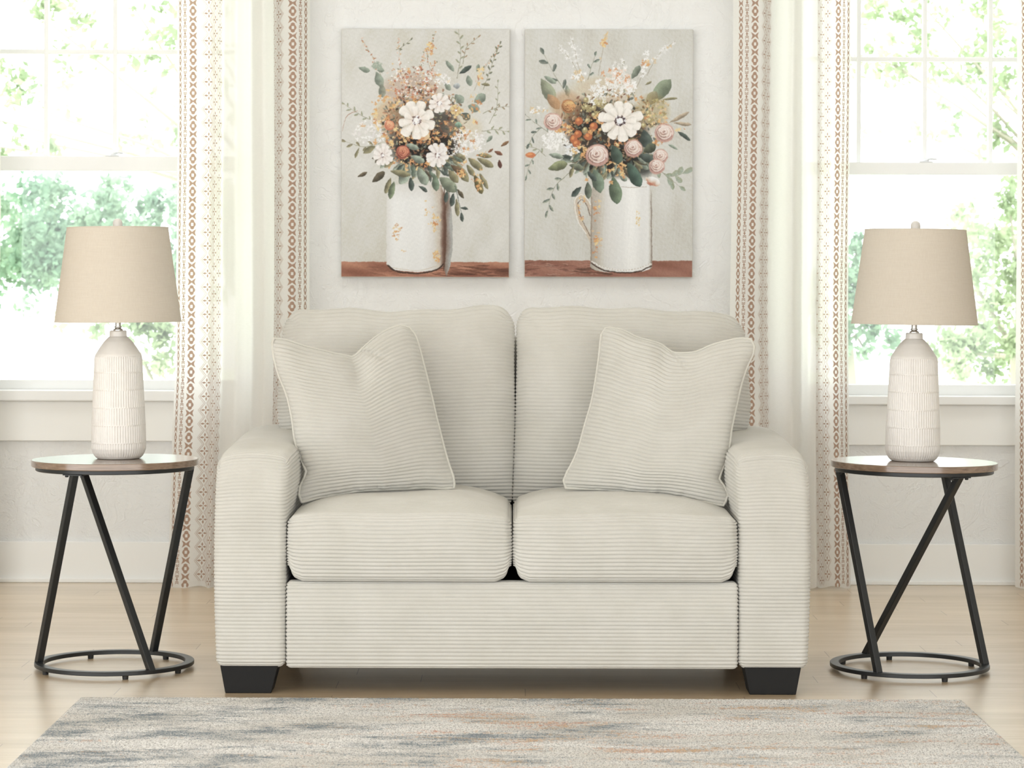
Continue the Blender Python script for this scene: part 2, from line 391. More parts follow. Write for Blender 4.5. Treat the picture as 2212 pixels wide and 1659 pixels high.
# ------------------------------------------------------------------ corduroy bodies
PITCH = .0108
def axis(half, step, r, rs):
    """cube coordinate samples along an axis: even steps, denser near the ends"""
    n = max(2, int(round(2 * half / step)))
    base = np.linspace(-1, 1, n + 1)
    e = r / half
    base = base[np.abs(base) < 1 - e * 1.02]
    ends = np.linspace(1 - e, 1, rs + 1)
    return np.unique(np.round(np.concatenate([-ends, base, ends]), 7))
def ribaxis(half):
    n = int(round(2 * half / PITCH * 6)); return np.linspace(-1, 1, n + 1)
def cord_body(name, half, shape, parent, ylen=None, amp=.0044, r=.02, back_ribs=False, mat=None, phase0=0.):
    """box-like upholstered body: panels front/top with ribs along x, sides with level ribs"""
    hx, hy, hz = half
    ax = axis(hx, .022, min(r, hx * .9), 5); ays = axis(hy, .03, min(r, hy * .9), 5); ayf = ribaxis(hy); azf = ribaxis(hz)
    P = []; Q = []; off = 0
    def face(A, B, mk, flip):
        nonlocal off
        a, b = np.meshgrid(A, B, indexing='ij'); P.append(mk(a.ravel(), b.ravel())); Q.append(grid_quads(len(A), len(B), off, flip)); off += len(A) * len(B)
    one = lambda x: np.ones_like(x)
    face(ax, azf, lambda a, b: np.stack([a, -one(a), b], 1), False)
    face(ax, azf, lambda a, b: np.stack([a, one(a), b], 1), True)
    face(ax, ayf, lambda a, b: np.stack([a, b, one(a)], 1), False)
    face(ax, ayf, lambda a, b: np.stack([a, b, -one(a)], 1), True)
    face(ays, azf, lambda a, b: np.stack([-one(a), a, b], 1), True)
    face(ays, azf, lambda a, b: np.stack([one(a), a, b], 1), False)
    P = np.concatenate(P); Q = np.concatenate(Q)
    key = np.round(P, 6); U, idx, inv = np.unique(key, axis=0, return_index=True, return_inverse=True)
    P = P[idx]; Q = inv.ravel()[Q]
    pos = shape(P)
    me = mesh_np(name, pos, Q)
    nrm = np.empty(len(P) * 3, dtype=np.float32); me.vertices.foreach_get('normal', nrm); nrm = nrm.reshape(-1, 3)
    # rib phase
    x, y, z = P[:, 0], P[:, 1], P[:, 2]
    top = np.abs(z) > 1 - 1e-5
    ph = np.where(top, (hz * 2 / PITCH) + (y + 1) * hy / PITCH, (z + 1) * hz / PITCH) + phase0
    n_r = round(hz * 2 / PITCH)
    ph = np.where(top, n_r + np.round(2 * hy / PITCH) * (y + 1) / 2, n_r * (z + 1) / 2) + phase0
    prof = np.abs(np.sin(PI * ph)) ** .6
    A = np.full(len(P), amp)
    edge = np.clip((1 - np.abs(x)) * hx / .012, 0, 1)
    A = np.where(top, amp * edge, A)
    sidetop = (np.abs(x) > 1 - 1e-5) & ~top
    A = np.where(sidetop, amp * np.clip((1 - z) * hz / .008, 0, 1), A)
    pos = pos + nrm * (A * (prof - .72))[:, None]
    me.vertices.foreach_set('co', pos.astype(np.float32).ravel()); me.update()
    return link(name, me, mat or M['cord'], parent)
def rbox(P, half, r):
    h = np.array(half); p = P * h; lim = np.maximum(h - r, 0); q = np.clip(p, -lim, lim); d = p - q
    L = np.linalg.norm(d, axis=1, keepdims=True); L[L < 1e-9] = 1
    Lm = np.abs(d).max(1, keepdims=True)
    # keep flat faces at full half size, round only the edges
    return q + d / L * Lm * 1.0 + 0 * d if False else q + d / L * np.where(Lm > 0, r * (Lm / r), 0)
def sm(a, b, x):
    t = np.clip((x - a) / (b - a), 0, 1); return t * t * (3 - 2 * t)

XC = .003; Y0 = 7.01
loveseat = empty('loveseat', (XC, Y0 + .45, 0), 'cream ribbed corduroy loveseat with two seat cushions, square arms and black block feet', 'sofa')
def arm(s):
    half = (.0975, .455, .3); cxm = XC + s * .733; cy = Y0 + .455; cz = .074 + .3
    def shape(P):
        q = rbox(P, half, .022); x, y, z = q[:, 0] + 0, q[:, 1] + cy, q[:, 2] + cz
        tz = (P[:, 2] + 1) / 2; ty = (P[:, 1] + 1) / 2; inner = -s * P[:, 0]
        z = z + tz ** 4 * (.012 * (1 - P[:, 0] ** 2) + .022 * sm(0, .8, ty) - .022 * np.exp(-(y - Y0) / .030))
        y = y + .014 * sm(.80, 1, tz) ** 2 * (ty < .1) * (1 - ty * 10)
        iv = np.clip(inner, 0, 1)
        x = x - s * iv * (.020 * sm(.46, .60, z) * (1 - .45 * sm(.62, .70, z)) * (1 - np.exp(-(y - Y0) / .05)))
        x = x + s * np.clip(-inner, 0, 1) * .008 * np.sin(PI * tz) * (1 - .0 * ty)
        y = y - .006 * (1 - P[:, 0] ** 2) * np.sin(PI * tz) * (1 - ty)
        # outer top corner falls away
        z = z - .010 * tz ** 6 * np.clip(-inner, 0, 1) ** 6
        return np.stack([x + cxm, y, z], 1)
    return cord_body('arm', half, shape, loveseat)
arm(-1); arm(1)
def rail_shape(P):
    half = (.634, .03, .121); q = rbox(P, half, .012)
    return np.stack([q[:, 0] + XC, q[:, 1] + Y0 + .036 - .008 * np.cos(P[:, 2] * 1.4), q[:, 2] + .072 + .121], 1)
cord_body('front_rail', (.634, .03, .121), rail_shape, loveseat)
def seat(s):
    hx = .3165; half = (hx, .315, .092); cxm = XC + s * .3172; cy = Y0 - .012 + .315; cz = .318 + .092
    def shape(P):
        q = rbox(P, half, .02); x, y, z = q.T
        ax_, ay_ = np.abs(P[:, 0]), P[:, 1]; tz = (P[:, 2] + 1) / 2; ty = (ay_ + 1) / 2
        z = z + tz ** 3 * .040 * (1 - ax_ ** 3.5) * (sm(0, .32, ty) * .85 + .15) - tz ** 3 * .006 * ax_ ** 4
        z = z + (1 - tz) ** 3 * (.036 * np.clip((ax_ - .86) / .14, 0, 1) ** 2) - (1 - tz) ** 3 * .002
        y = y - .014 * (1 - ax_ ** 4) * (1 - P[:, 2] ** 2) * (1 - ty) + .012 * ax_ ** 10 * (1 - ty)
        x = x * (1 - .012 * (P[:, 2] ** 2))
        z = z + .0022 * np.sin(x * 17 + s) * tz
        return np.stack([x + cxm, y + cy, z + cz], 1)
    return cord_body('seat_cushion', half, shape, loveseat)
seat(-1); seat(1)
DB = 7.70
def back(s):
    if s < 0: tx = [612, 645, 700, 745, 850, 900, 1000, 1060, 1090, 1112]; ty = [680, 670, 667, 668, 673, 672, 665, 661, 663, 668]
    else: tx = [1116, 1135, 1200, 1300, 1400, 1500, 1560, 1590, 1618]; ty = [668, 663, 664, 665, 669, 674, 678, 681, 690]
    zt_ = [pp(a, b, DB).z for a, b in zip(tx, ty)]; xt_ = [pp(a, b, DB).x for a, b in zip(tx, ty)]
    outer = dict(y=[670, 745, 860, 905, 932, 960, 1100], x=([607, 602, 595, 597, 606, 640, 648] if s < 0 else [1612, 1619, 1626, 1622, 1606, 1572, 1566]))
    oz = [pp(0, b, DB - .06).z for b in outer['y']]; ox = [pp(a, b, DB - .06).x for a, b in zip(outer['x'], outer['y'])]
    iz = [pp(0, b, DB - .06).z for b in (665, 720, 770, 900, 1090)]
    ix = [pp(a, 800, DB - .06).x for a in ((1110, 1112, 1110.5, 1113, 1107) if s < 0 else (1116, 1115, 1116.5, 1113.5, 1107.5))]
    zb = .475; half = (.36, .10, .29)
    def shape(P):
        # round the outline corners in the front view
        hx, hz = .36, .29; r = np.where(P[:, 2] > 0, .055, .022)
        px, pz = P[:, 0] * hx, P[:, 2] * hz
        qx, qz = np.clip(px, -hx + r, hx - r), np.clip(pz, -hz + r, hz - r); dx, dz = px - qx, pz - qz
        L = np.hypot(dx, dz); mx = np.maximum(np.abs(dx), np.abs(dz)); k = np.where(L > 1e-9, mx / np.maximum(L, 1e-9), 1)
        u, v = (qx + dx * k) / hx, (qz + dz * k) / hz
        tv = (v + 1) / 2
        ztop = np.interp(0, [0], [0])
        zz0 = zb + (1.075 - zb) * tv
        xo = np.interp(-zz0, [-a for a in oz], ox); xi = np.interp(-zz0, [-a for a in iz], ix)
        xl, xr = (xo, xi) if s < 0 else (xi, xo)
        x = xl + (xr - xl) * (u + 1) / 2
        zt = np.interp(x, xt_, zt_)
        z = zb + (zt - zb) * tv
        # thickness
        edge = (1 - np.abs(P[:, 0]) ** 5) * (1 - np.abs(P[:, 2]) ** 4)
        front = 7.605 + .055 * tv - .012 * np.sin(PI * tv) + .075 * (1 - edge) ** 1.4
        backy = 7.80 + .02 * tv - .03 * (1 - edge)
        w = (P[:, 1] + 1) / 2
        y = front * (1 - w) + backy * w
        wr = .0035 * np.sin(x * 31 + 2 * s) * sm(.8, 1, tv)
        return np.stack([x, y, z + wr], 1)
    return cord_body('back_cushion', half, shape, loveseat, r=.05)
back(-1); back(1)
m = MB(); m.box(XC - .69, XC + .69, 7.815, 7.93, .0725, .99); m.build('back_frame', M['cord'], loveseat, bevel=.02, seg=3)
m = MB(); m.box(XC - .63, XC + .63, 7.06, 7.82, .0735, .30); m.build('seat_deck', M['dark'], loveseat)
for (xa, xb, xc_, xd, yy) in ((478, 603, 489, 588, 7.02), (1610, 1733, 1622, 1722, 7.02), (490, 600, 500, 590, 7.80), (1620, 1722, 1630, 1712, 7.80)):
    m = MB(); D = 7.02; k = D / F; t0, t1 = (xa - CX) * k, (xb - CX) * k; b0, b1 = (xc_ - CX) * k, (xd - CX) * k
    m.hexa([(b0, yy + .0, 0), (b1, yy, 0), (b1, yy + .10, 0), (b0, yy + .10, 0)], [(t0, yy - .002, .078), (t1, yy - .002, .078), (t1, yy + .12, .078), (t0, yy + .12, .078)])
    m.build('leg', M['legwood'], loveseat, bevel=.002)

# ------------------------------------------------------------------ throw pillows
def resample(pts, t):
    p = np.array(pts, float); d = np.r_[0, np.cumsum(np.hypot(*np.diff(p, axis=0).T))]; d /= d[-1]
    # smooth interpolation (Catmull style through cubic hermite)
    tt = t; i = np.clip(np.searchsorted(d, tt, side='right') - 1, 0, len(p) - 2)
    h = (tt - d[i]) / (d[i + 1] - d[i]); m_ = np.gradient(p, d, axis=0)
    hh = (d[i + 1] - d[i])[:, None]; h = h[:, None]
    return (2 * h ** 3 - 3 * h ** 2 + 1) * p[i] + (h ** 3 - 2 * h ** 2 + h) * hh * m_[i] + (-2 * h ** 3 + 3 * h ** 2) * p[i + 1] + (h ** 3 - h ** 2) * hh * m_[i + 1]
def pillow(name, left, right, top, bottom, Dc, chop, label, nribs=41):
    """left/right listed bottom->top, top/bottom listed left->right; Dc: distances BL, BR, TL, TR"""
    nv = nribs * 6 + 1; nu = 121
    u = np.linspace(0, 1, nu); v = np.linspace(0, 1, nv)
    Lc, Rc, Tc, Bc = resample(left, v), resample(right, v), resample(top, u), resample(bottom, u)
    U, V = np.meshgrid(u, v, indexing='ij'); U3, V3 = U[..., None], V[..., None]
    C = (1 - U3) * Lc[None] + U3 * Rc[None] + (1 - V3) * Bc[:, None] + V3 * Tc[:, None] - (
        (1 - U3) * (1 - V3) * Bc[0] + U3 * (1 - V3) * Bc[-1] + (1 - U3) * V3 * Tc[0] + U3 * V3 * Tc[-1])
    D = (1 - U) * (1 - V) * Dc[0] + U * (1 - V) * Dc[1] + (1 - U) * V * Dc[2] + U * V * Dc[3]
    a, b = 2 * U - 1, 2 * V - 1
    prof = np.clip((1 - a ** 2), 0, 1) ** .55 * np.clip((1 - b ** 2), 0, 1) ** .55
    cu, clen = chop
    valley = np.exp(-((U - cu - (1 - V) * .10) / .075) ** 2) * sm(1 - clen, 1, V)
    wing = 1 + .25 * sm(.6, 1, V) * (1 - valley)
    th = .088 * prof * wing * (1 - .55 * valley)
    # small gathers along the bottom edge and corners
    gath = (.004 * np.sin(U * 47 + 1) + .003 * np.sin(U * 83)) * np.exp(-V / .05) * np.sin(PI * U)
    gath += .004 * np.sin(V * 55) * np.exp(-U / .06) * sm(.0, .1, V) * (1 - sm(.25, .4, V))
    foldl = .012 * np.exp(-((U - cu - .05 - (1 - V) * 1.0) / .018) ** 2) * sm(1 - clen * .8, .97, V)
    th_f = th + gath - foldl
    def to3(C, D): 
        dx, dy = C[..., 0] - CX, C[..., 1] - HY
        uu, vv = dx + dy * ROLL, dy - dx * ROLL
        return uu * D / F, HC - vv * D / F
    X, Z = to3(C, D)
    Pf = np.stack([X, D - th_f, Z], -1)
    e1 = np.gradient(Pf, axis=0); e2 = np.gradient(Pf, axis=1); N = np.cross(e1, e2); N /= np.linalg.norm(N, axis=-1, keepdims=True) + 1e-12
    rib = np.abs(np.sin(PI * V * nribs)) ** .55
    tap = np.clip(np.minimum(U, 1 - U) * 60, 0, 1)
    Pf = Pf + N * ((rib - .72) * .0044 * tap)[..., None]
    Pb = np.stack([X, D + th * .55 + .0005, Z], -1)[:, ::6]
    V_ = np.concatenate([Pf.reshape(-1, 3), Pb.reshape(-1, 3)])
    Q = np.concatenate([grid_quads(nu, nv), grid_quads(nu, Pb.shape[1], nu * nv, True)])
    ctr = Pf[nu // 2, 0]
    root = empty(name, (float(ctr[0]), float(ctr[1]), float(ctr[2])), label, 'pillow', 'corduroy throw pillows')
    me = mesh_np('pillow_cover', V_, Q); link('pillow_cover', me, M['cord'], root)
    # piping runs along the outline
    loop = list(Pb[:, 0][::2]) + list(Pb[-1, :][1::2]) + list(Pb[::-1, -1][::2]) + list(Pb[0, ::-1][1::2])
    m = MB(); m.tube([(p[0], p[1] - .004, p[2]) for p in loop], .0038, 8, closed=True); m.build('piping', M['piping'], root, smooth=True)
    return root
pillow('throw_pillow',
       left=[(652, 1085), (646, 1070), (648, 1050), (662, 1022), (652, 995), (638, 955), (631, 905), (621, 858), (599, 801), (590, 762), (588, 742), (592, 731)],
       right=[(980, 1054), (982, 1040), (975, 1018), (964, 984), (954, 945), (942, 898), (930, 845), (917, 794), (907, 755), (894, 719), (884, 708)],
       top=[(592, 731), (612, 733), (656, 747), (700, 758), (735, 766), (752, 769), (760, 771), (766, 768), (785, 751), (812, 728), (843, 710), (866, 703), (884, 708)],
       bottom=[(652, 1085), (694, 1074), (732, 1067), (777, 1060), (833, 1057), (880, 1055), (919, 1053), (955, 1055), (980, 1054)],
       Dc=(7.23, 7.42, 7.36, 7.53), chop=(.56, .30), label='cream corduroy throw pillow leaning on the left arm of the loveseat')
pillow('throw_pillow',
       left=[(1222, 1054), (1217, 1046), (1219, 1032), (1231, 1010), (1247, 975), (1263, 919), (1279, 863), (1289, 805), (1295, 760), (1298, 730), (1303, 712), (1317, 707)],
       right=[(1562, 1092), (1573, 1072), (1566, 1053), (1553, 1033), (1563, 1008), (1574, 970), (1580, 925), (1590, 879), (1601, 831), (1614, 791), (1628, 760), (1629, 743), (1622, 733)],
       top=[(1317, 707), (1347, 714), (1375, 728), (1406, 737), (1430, 745), (1446, 757), (1453, 761), (1475, 763), (1503, 760), (1536, 746), (1572, 736), (1605, 731), (1622, 733)],
       bottom=[(1222, 1054), (1275, 1056), (1323, 1058), (1379, 1064), (1438, 1067), (1482, 1075), (1526, 1085), (1562, 1092)],
       Dc=(7.42, 7.23, 7.53, 7.36), chop=(.40, .28), label='cream corduroy throw pillow leaning on the right arm of the loveseat')

# ------------------------------------------------------------------ side tables
DT = 7.478; KT = DT / F
def bar(a, b, w):
    """square tube with level-cut ends between ring points a (bottom) and b (top)"""
    a, b = Vector(a), Vector(b); d = (b - a); h = Vector((d.x, d.y, 0)).normalized(); n = Vector((-h.y, h.x, 0))
    L = d.length; hw = w / 2 * L / max(abs(d.z), 1e-6); nw = w / 2
    c = lambda p: [p - h * hw - n * nw, p + h * hw - n * nw, p + h * hw + n * nw, p - h * hw + n * nw]
    m = MB(); m.hexa(c(a), c(b)); return m
def side_table(cx_px, rot, tilt, topshift, label):
    cxw = (cx_px - CX) * KT; cyw = DT
    root = empty('side_table', (cxw, cyw, 0), label, 'table', 'round side tables beside the loveseat')
    ZT = .6265; R1 = .247; tx = cxw + topshift
    def tiltz(o):
        if abs(tilt) > 0:
            me = o.data
            for v in me.vertices: v.co.z += (v.co.x - tx) * tilt
    m = MB(); m.lathe([(R1 - .002, -.0195), (R1, -.0175), (R1, -.0015), (R1 - .0015, 0)], (tx, cyw, ZT), 160); o = m.build('tabletop', M['wood'], root, smooth=True); tiltz(o)
    m = MB(); m.ringprof([(R1 - .040, -.0195), (R1 - .012, -.0195), (R1 - .012, -.030), (R1 - .014, -.032), (R1 - .040, -.032)], (tx, cyw, ZT)); o = m.build('top_ring', M['black'], root, smooth=True); tiltz(o)
    RB = .2365; zr0, zr1 = .0115, .0235
    m = MB(); m.ringprof([(RB - .027, zr0), (RB - .0015, zr0), (RB, zr0 + .0015), (RB, zr1 - .0015), (RB - .0015, zr1), (RB - .0255, zr1), (RB - .027, zr1 - .0015)], (cxw, cyw, 0), 128); m.build('base_ring', M['black'], root, smooth=True)
    rb, rt = RB - .0135, R1 - .026
    for ab, at in ((187, 247), (67, 7), (307, 127)):
        ab, at = math.radians(ab + rot), math.radians(at + rot)
        xt, yt = tx + rt * math.cos(at), cyw + rt * math.sin(at)
        bar((cxw + rb * math.cos(ab), cyw + rb * math.sin(ab), zr1 - .001), (xt, yt, ZT - .031 + (xt - tx) * tilt), .0205).build('leg', M['black'], root, bevel=.002)
        m = MB(); pl = ZT - .0335 + (xt - tx) * tilt
        tn = Vector((-math.sin(at), math.cos(at), 0)); rd = Vector((math.cos(at), math.sin(at), 0)); c = Vector((xt, yt, pl - .0015))
        q = lambda z: [c - tn * .032 - rd * .013 + Vector((0, 0, z)), c + tn * .032 - rd * .013 + Vector((0, 0, z)), c + tn * .032 + rd * .013 + Vector((0, 0, z)), c - tn * .032 + rd * .013 + Vector((0, 0, z))]
        m.hexa(q(0), q(.003)); mp = m.build('mounting_plate', M['black'], root)
        for sg in (-1, 1):
            p = c + tn * .026 * sg
            m = MB(); m.lathe([(.003, -.006), (.0055, -.005), (.0055, -.001), (.008, 0)], tuple(p), 16); m.build('bolt', M['rubber'], mp, smooth=True)
    for a in (215, 118, 335, 287, 55):
        a = math.radians(a + rot)
        m = MB(); m.lathe([(.0075, 0), (.0085, .0), (.0095, .0115)], (cxw + rb * math.cos(a), cyw + rb * math.sin(a), 0), 16); m.build('glide', M['rubber'], root, smooth=True)
    return tx, ZT

def lamp(cx_px, tx, ZT, tilt, lean, label, seed):
    x0 = (cx_px - CX) * KT; y0 = DT + .015; z0 = ZT + .0004 + (x0 - tx) * tilt
    root = empty('table_lamp', (x0, y0, z0), label, 'lamp', 'ceramic table lamps')
    k = KT; H0 = 991
    prof_px = [(991, 0), (991, 44), (990, 47), (985, 52), (978, 56), (969, 58.6), (957, 59), (918, 58), (880, 56.3), (841, 54.3), (804, 52.6), (775, 51.3), (769, 50), (765, 48.6), (750, 39), (738, 30.5), (729, 21.5), (727, 18.6), (716, 18.2), (714.5, 17), (714.5, 4)]
    zz = np.array([(H0 - a) * k for a, b in prof_px]); rr = np.array([b * k for a, b in prof_px])
    # dense rows between the flat base and the shoulder
    rows = []
    for i in range(len(zz) - 1):
        n = max(1, int((zz[i + 1] - zz[i]) / .0012) + 1)
        for j in range(n):
            t = j / n; rows.append((zz[i] + (zz[i + 1] - zz[i]) * t, rr[i] + (rr[i + 1] - rr[i]) * t))
    rows.append((zz[-1], rr[-1])); rows = np.array(rows)
    NF = 62; n = NF * 7; th = np.arange(n) / n * 2 * PI
    bands = [(H0 - b) * k for b in (993, 956, 918, 880, 841.5, 804, 769)]
    Rm = np.repeat(rows[:, 1][:, None], n, 1); Zm = np.repeat(rows[:, 0][:, None], n, 1)
    rs = np.random.RandomState(seed)
    for i in range(6):
        b0, b1 = bands[i], bands[i + 1]
        inb = (Zm >= b0) & (Zm <= b1); off = rs.rand()
        fr = (th[None, :] / (2 * PI) * NF + off) % 1.0
        wob = .5 + .5 * np.sin(th[None, :] * 9 + i)
        e = np.minimum((Zm - b0) if i else np.full_like(Zm, 1.), b1 - Zm)
        m_ = np.clip((e - .0012) / .0013, 0, 1)
        if i == 0: m_ = m_ * np.clip((Zm - .003) / .01, 0, 1)
        g = np.clip(1 - np.abs(fr - .5) * 2 / .42, 0, 1) ** .7
        Rm = Rm - np.where(inb, (.0024 + .0010 * wob) * g * m_, 0)
    Xm = Rm * np.cos(th)[None]; Ym = Rm * np.sin(th)[None]
    V = np.stack([x0 + Xm.ravel(), y0 + Ym.ravel(), z0 + Zm.ravel()], 1)
    nr = len(rows)
    i = np.arange(nr - 1)[:, None]; j = np.arange(n)[None]; j2 = (j + 1) % n
    Q = np.stack([i * n + j, i * n + j2, (i + 1) * n + j2, (i + 1) * n + j], -1).reshape(-1, 4)
    link('lamp_base', mesh_np('lamp_base', V, Q), M['ceramic'], root)
    zn = z0 + (H0 - 714.5) * k
    m = MB(); m.lathe([(.004, -.002), (.0145, 0), (.0145, .003), (.010, .006), (.0085, .008), (.0115, .010), (.0115, .012), (.0085, .013), (.0085, .045), (.006, .047), (.006, .12), (.003, .121)], (x0, y0, zn), 32); m.build('lamp_neck', M['nickel'], root, smooth=True)
    zb, zt = z0 + (H0 - 696) * k, z0 + (H0 - 491) * k; r0, r1 = 136 * k, 108.5 * k
    m = MB(); t = .0016
    m.ringprof([(r0 - t, 0), (r0, 0)] + [(r0 + (r1 - r0) * a, (zt - zb) * a) for a in (.02, .25, .5, .75, .98)] + [(r1, zt - zb), (r1 - t, zt - zb)] + [(r0 + (r1 - r0) * a - t, (zt - zb) * a) for a in (.75, .5, .25)], (x0, y0, zb), 128)
    sh = m.build('lamp_shade', M['shade'], root, smooth=True)
    for r_, z_ in ((r0, zb), (r1, zt)):
        m = MB(); q = .0015; sgn = 1 if z_ == zb else -1
        m.ringprof([(r_ + .0006 + q * .3 * math.cos(a), q * math.sin(a) + sgn * q) for a in [2 * PI * i / 8 for i in range(8)]], (x0, y0, z_), 128); m.build('shade_rim', M['shade'], sh, smooth=True)
    m = MB()
    for a in (0, 2 * PI / 3, 4 * PI / 3):
        m.tube([(x0, y0, zt - .012), (x0 + (r1 - .002) * math.cos(a + .4), y0 + (r1 - .002) * math.sin(a + .4), zt - .004)], .0015, 6)
    m.tube([(x0, y0, zn + .1), (x0, y0, zt)], .003, 8); m.build('shade_spider', M['nickel'], root, smooth=True)
    m = MB(); m.lathe([(.004, -.004), (.0138, -.002), (.0142, .002), (.0144, .012), (.0134, .018), (.0105, .0225), (.006, .0255), (.001, .0265)], (x0, y0, zt), 28); m.build('finial', M['ceramic'], root, smooth=True)
    # lean of the lamp on its table
    root.matrix_basis = Matrix.Translation((x0, y0, z0)) @ Matrix.Rotation(lean, 4, 'Y')
    return root
txl, ztl = side_table(250, 0, .004, 0, 'round wood-topped side table with black metal legs, left of the loveseat')
lamp(256, txl, ztl, .004, -.008, 'ribbed white ceramic lamp with beige shade on the left side table', 1)
txr, ztr = side_table(1967, 170, -.010, .012, 'round wood-topped side table with black metal legs, right of the loveseat')
lamp(1974, txr, ztr, -.010, .010, 'ribbed white ceramic lamp with beige shade on the right side table', 5)

# ------------------------------------------------------------------ rug
xa, xb, ya, yb = -1.183, 1.240, 5.25, 6.872
m = MB(); m.box(xa + .004, xb - .004, ya, yb - .003, .001, .004); 
rug = empty('area_rug', ((xa + xb) / 2, (ya + yb) / 2, 0), 'distressed rug in ivory, blue grey and rust lying before the loveseat', 'rug')
nx, ny = 700, 420
X, Y = np.meshgrid(np.linspace(xa, xb, nx), np.linspace(ya, yb, ny), indexing='ij')
ed = np.minimum(np.minimum(X - xa, xb - X), np.minimum(Y - ya, yb - Y))
Z = .012 - .006 * np.exp(-ed / .003) + RNG.rand(nx, ny) * .0024 * np.clip(ed / .004, .3, 1)
Xj = X + (RNG.rand(nx, ny) - .5) * .0022; Yj = Y + (RNG.rand(nx, ny) - .5) * .0022
link('rug_pile', mesh_np('rug_pile', np.stack([Xj, Yj, Z], -1).reshape(-1, 3), grid_quads(nx, ny)), M['rug'], rug)
m = MB(); r_ = .0045
m.tube([(xa, ya, .005), (xa, yb, .005), (xb, yb, .005), (xb, ya, .005)], r_, 8, closed=True); m.build('rug_binding', M['rugedge'], rug)

# ------------------------------------------------------------------ curtains
DC = 9.53; KC = DC / F
def cloth_fn(ctrl, lean):
    c = np.array(ctrl, float)
    s_, x_, d_ = c[:, 0], c[:, 1], c[:, 2]
    def herm(y, t):
        i = np.clip(np.searchsorted(s_, t, side='right') - 1, 0, len(s_) - 2); h = s_[i + 1] - s_[i]; q = (t - s_[i]) / h
        m_ = np.gradient(y, s_)
        return (2 * q ** 3 - 3 * q ** 2 + 1) * y[i] + (q ** 3 - 2 * q ** 2 + q) * h * m_[i] + (-2 * q ** 3 + 3 * q ** 2) * y[i + 1] + (q ** 3 - q ** 2) * h * m_[i + 1]
    ly = [a for a, b, c_, e in lean]; ls = [b for a, b, c_, e in lean]; lw = [c_ for a, b, c_, e in lean]; le = [e for a, b, c_, e in lean]
    def fn(s, y):
        s = np.asarray(s, float); y = np.asarray(y, float)
        x = herm(x_, s); d = herm(d_, s)
        mid = (x_[0] + x_[-1]) / 2
        tt = np.clip((s - s_[0]) / (s_[-1] - s_[0]), 0, 1)
        sh = np.interp(y, ly, ls) * (1 - tt) + np.interp(y, ly, le) * tt
        x = x + sh + 1.2 * np.sin(y / 190 + s / 60)
        d = d * np.interp(y, ly, lw) + 2.5 * np.sin(y / 260 + s / 35)
        X = (x - CX) * KC + (y - HY) * ROLL * KC; D = DC - d * KC
        Z = HC - (y - HY) * KC + (x - CX) * ROLL * KC
        return np.stack([X, D, Z], -1)
    return fn
def chain_polys(scx, scy):
    bow = [(-7.5, -8), (-3, -4.6), (0, -1.5), (3, -4.6), (7.5, -8), (6, -3), (5.4, 0), (6, 3), (7.5, 8), (3, 4.6), (0, 1.5), (-3, 4.6), (-7.5, 8), (-6, 3), (-5.4, 0), (-6, -3)]
    # triangulate the bow as two halves
    L = [(-7.5, -8), (-3, -4.6), (0, -1.5), (0, 1.5), (-3, 4.6), (-7.5, 8), (-5.8, 3), (-5.0, 0), (-5.8, -3)]
    Rr = [(-x, y) for x, y in reversed(L)]
    out = [L, Rr]
    n = 20; outer = []; inner = []
    for k in range(n):
        a = 2 * PI * k / n; c, s = math.cos(a), math.sin(a)
        r = 6.4 if abs(s) < .8 else 6.4 + (abs(s) - .8) / .2 * 4.6
        outer.append((r * c * (1.0), 17.65 + r * s)); inner.append((2.1 * (1 if c > 0 else -1) * min(1, abs(c) * 1.6), 17.65 + 3.3 * max(-1, min(1, s * 1.35))))
    for k in range(n): out.append([outer[k], outer[(k + 1) % n], inner[(k + 1) % n], inner[k]])
    return [[(x * scx, y * scy) for x, y in p] for p in out]
def seg(a, b, w):
    dx, dy = b[0] - a[0], b[1] - a[1]; L = math.hypot(dx, dy); nx_, ny_ = -dy / L * w / 2, dx / L * w / 2
    n = max(1, int(L / 4)); out = []
    for i in range(n):
        p = (a[0] + dx * i / n, a[1] + dy * i / n); q = (a[0] + dx * (i + 1) / n, a[1] + dy * (i + 1) / n)
        out.append([(p[0] + nx_, p[1] + ny_), (q[0] + nx_, q[1] + ny_), (q[0] - nx_, q[1] - ny_), (p[0] - nx_, p[1] - ny_)])
    return out
def diamond_polys():
    out = []; Hp = 14.75
    for a in range(4):
        c, s = [(1, 0), (0, 1), (-1, 0), (0, -1)][a]
        pts = [(.6, 0), (3, 1.0), (5.6, 2.2), (6.6, 1.7), (10, 0), (6.6, -1.7), (5.6, -2.2), (3, -1.0)]
        out.append([(x * c - y * s, x * s + y * c) for x, y in pts])
    for sx in (-1, 1):
        for sy in (-1, 1):
            out += seg((sx * 11.5, 0), (sx * 1.6, sy * Hp), .75)
            out += seg((sx * 14.2, sy * 3.2 * 0 + 0), (sx * 4.6, sy * Hp), .5)
    return out
def tiny_polys():
    out = [[(-2.6, 0), (0, -3.4), (2.6, 0), (0, 3.4)]]
    for k in (5.2, 8.4): 
        for sg in (-1, 1):
            out += seg((-3.6, sg * (k + 1.6)), (0, sg * (k - 1.6)), 1.5); out += seg((0, sg * (k - 1.6)), (3.6, sg * (k + 1.6)), 1.5)
    return out
POLY = dict(big=(chain_polys(1, 1), 35.3), medium=(chain_polys(.62, 1), 35.3), tiny=(tiny_polys(), 22.6), dia=(diamond_polys(), 29.5))
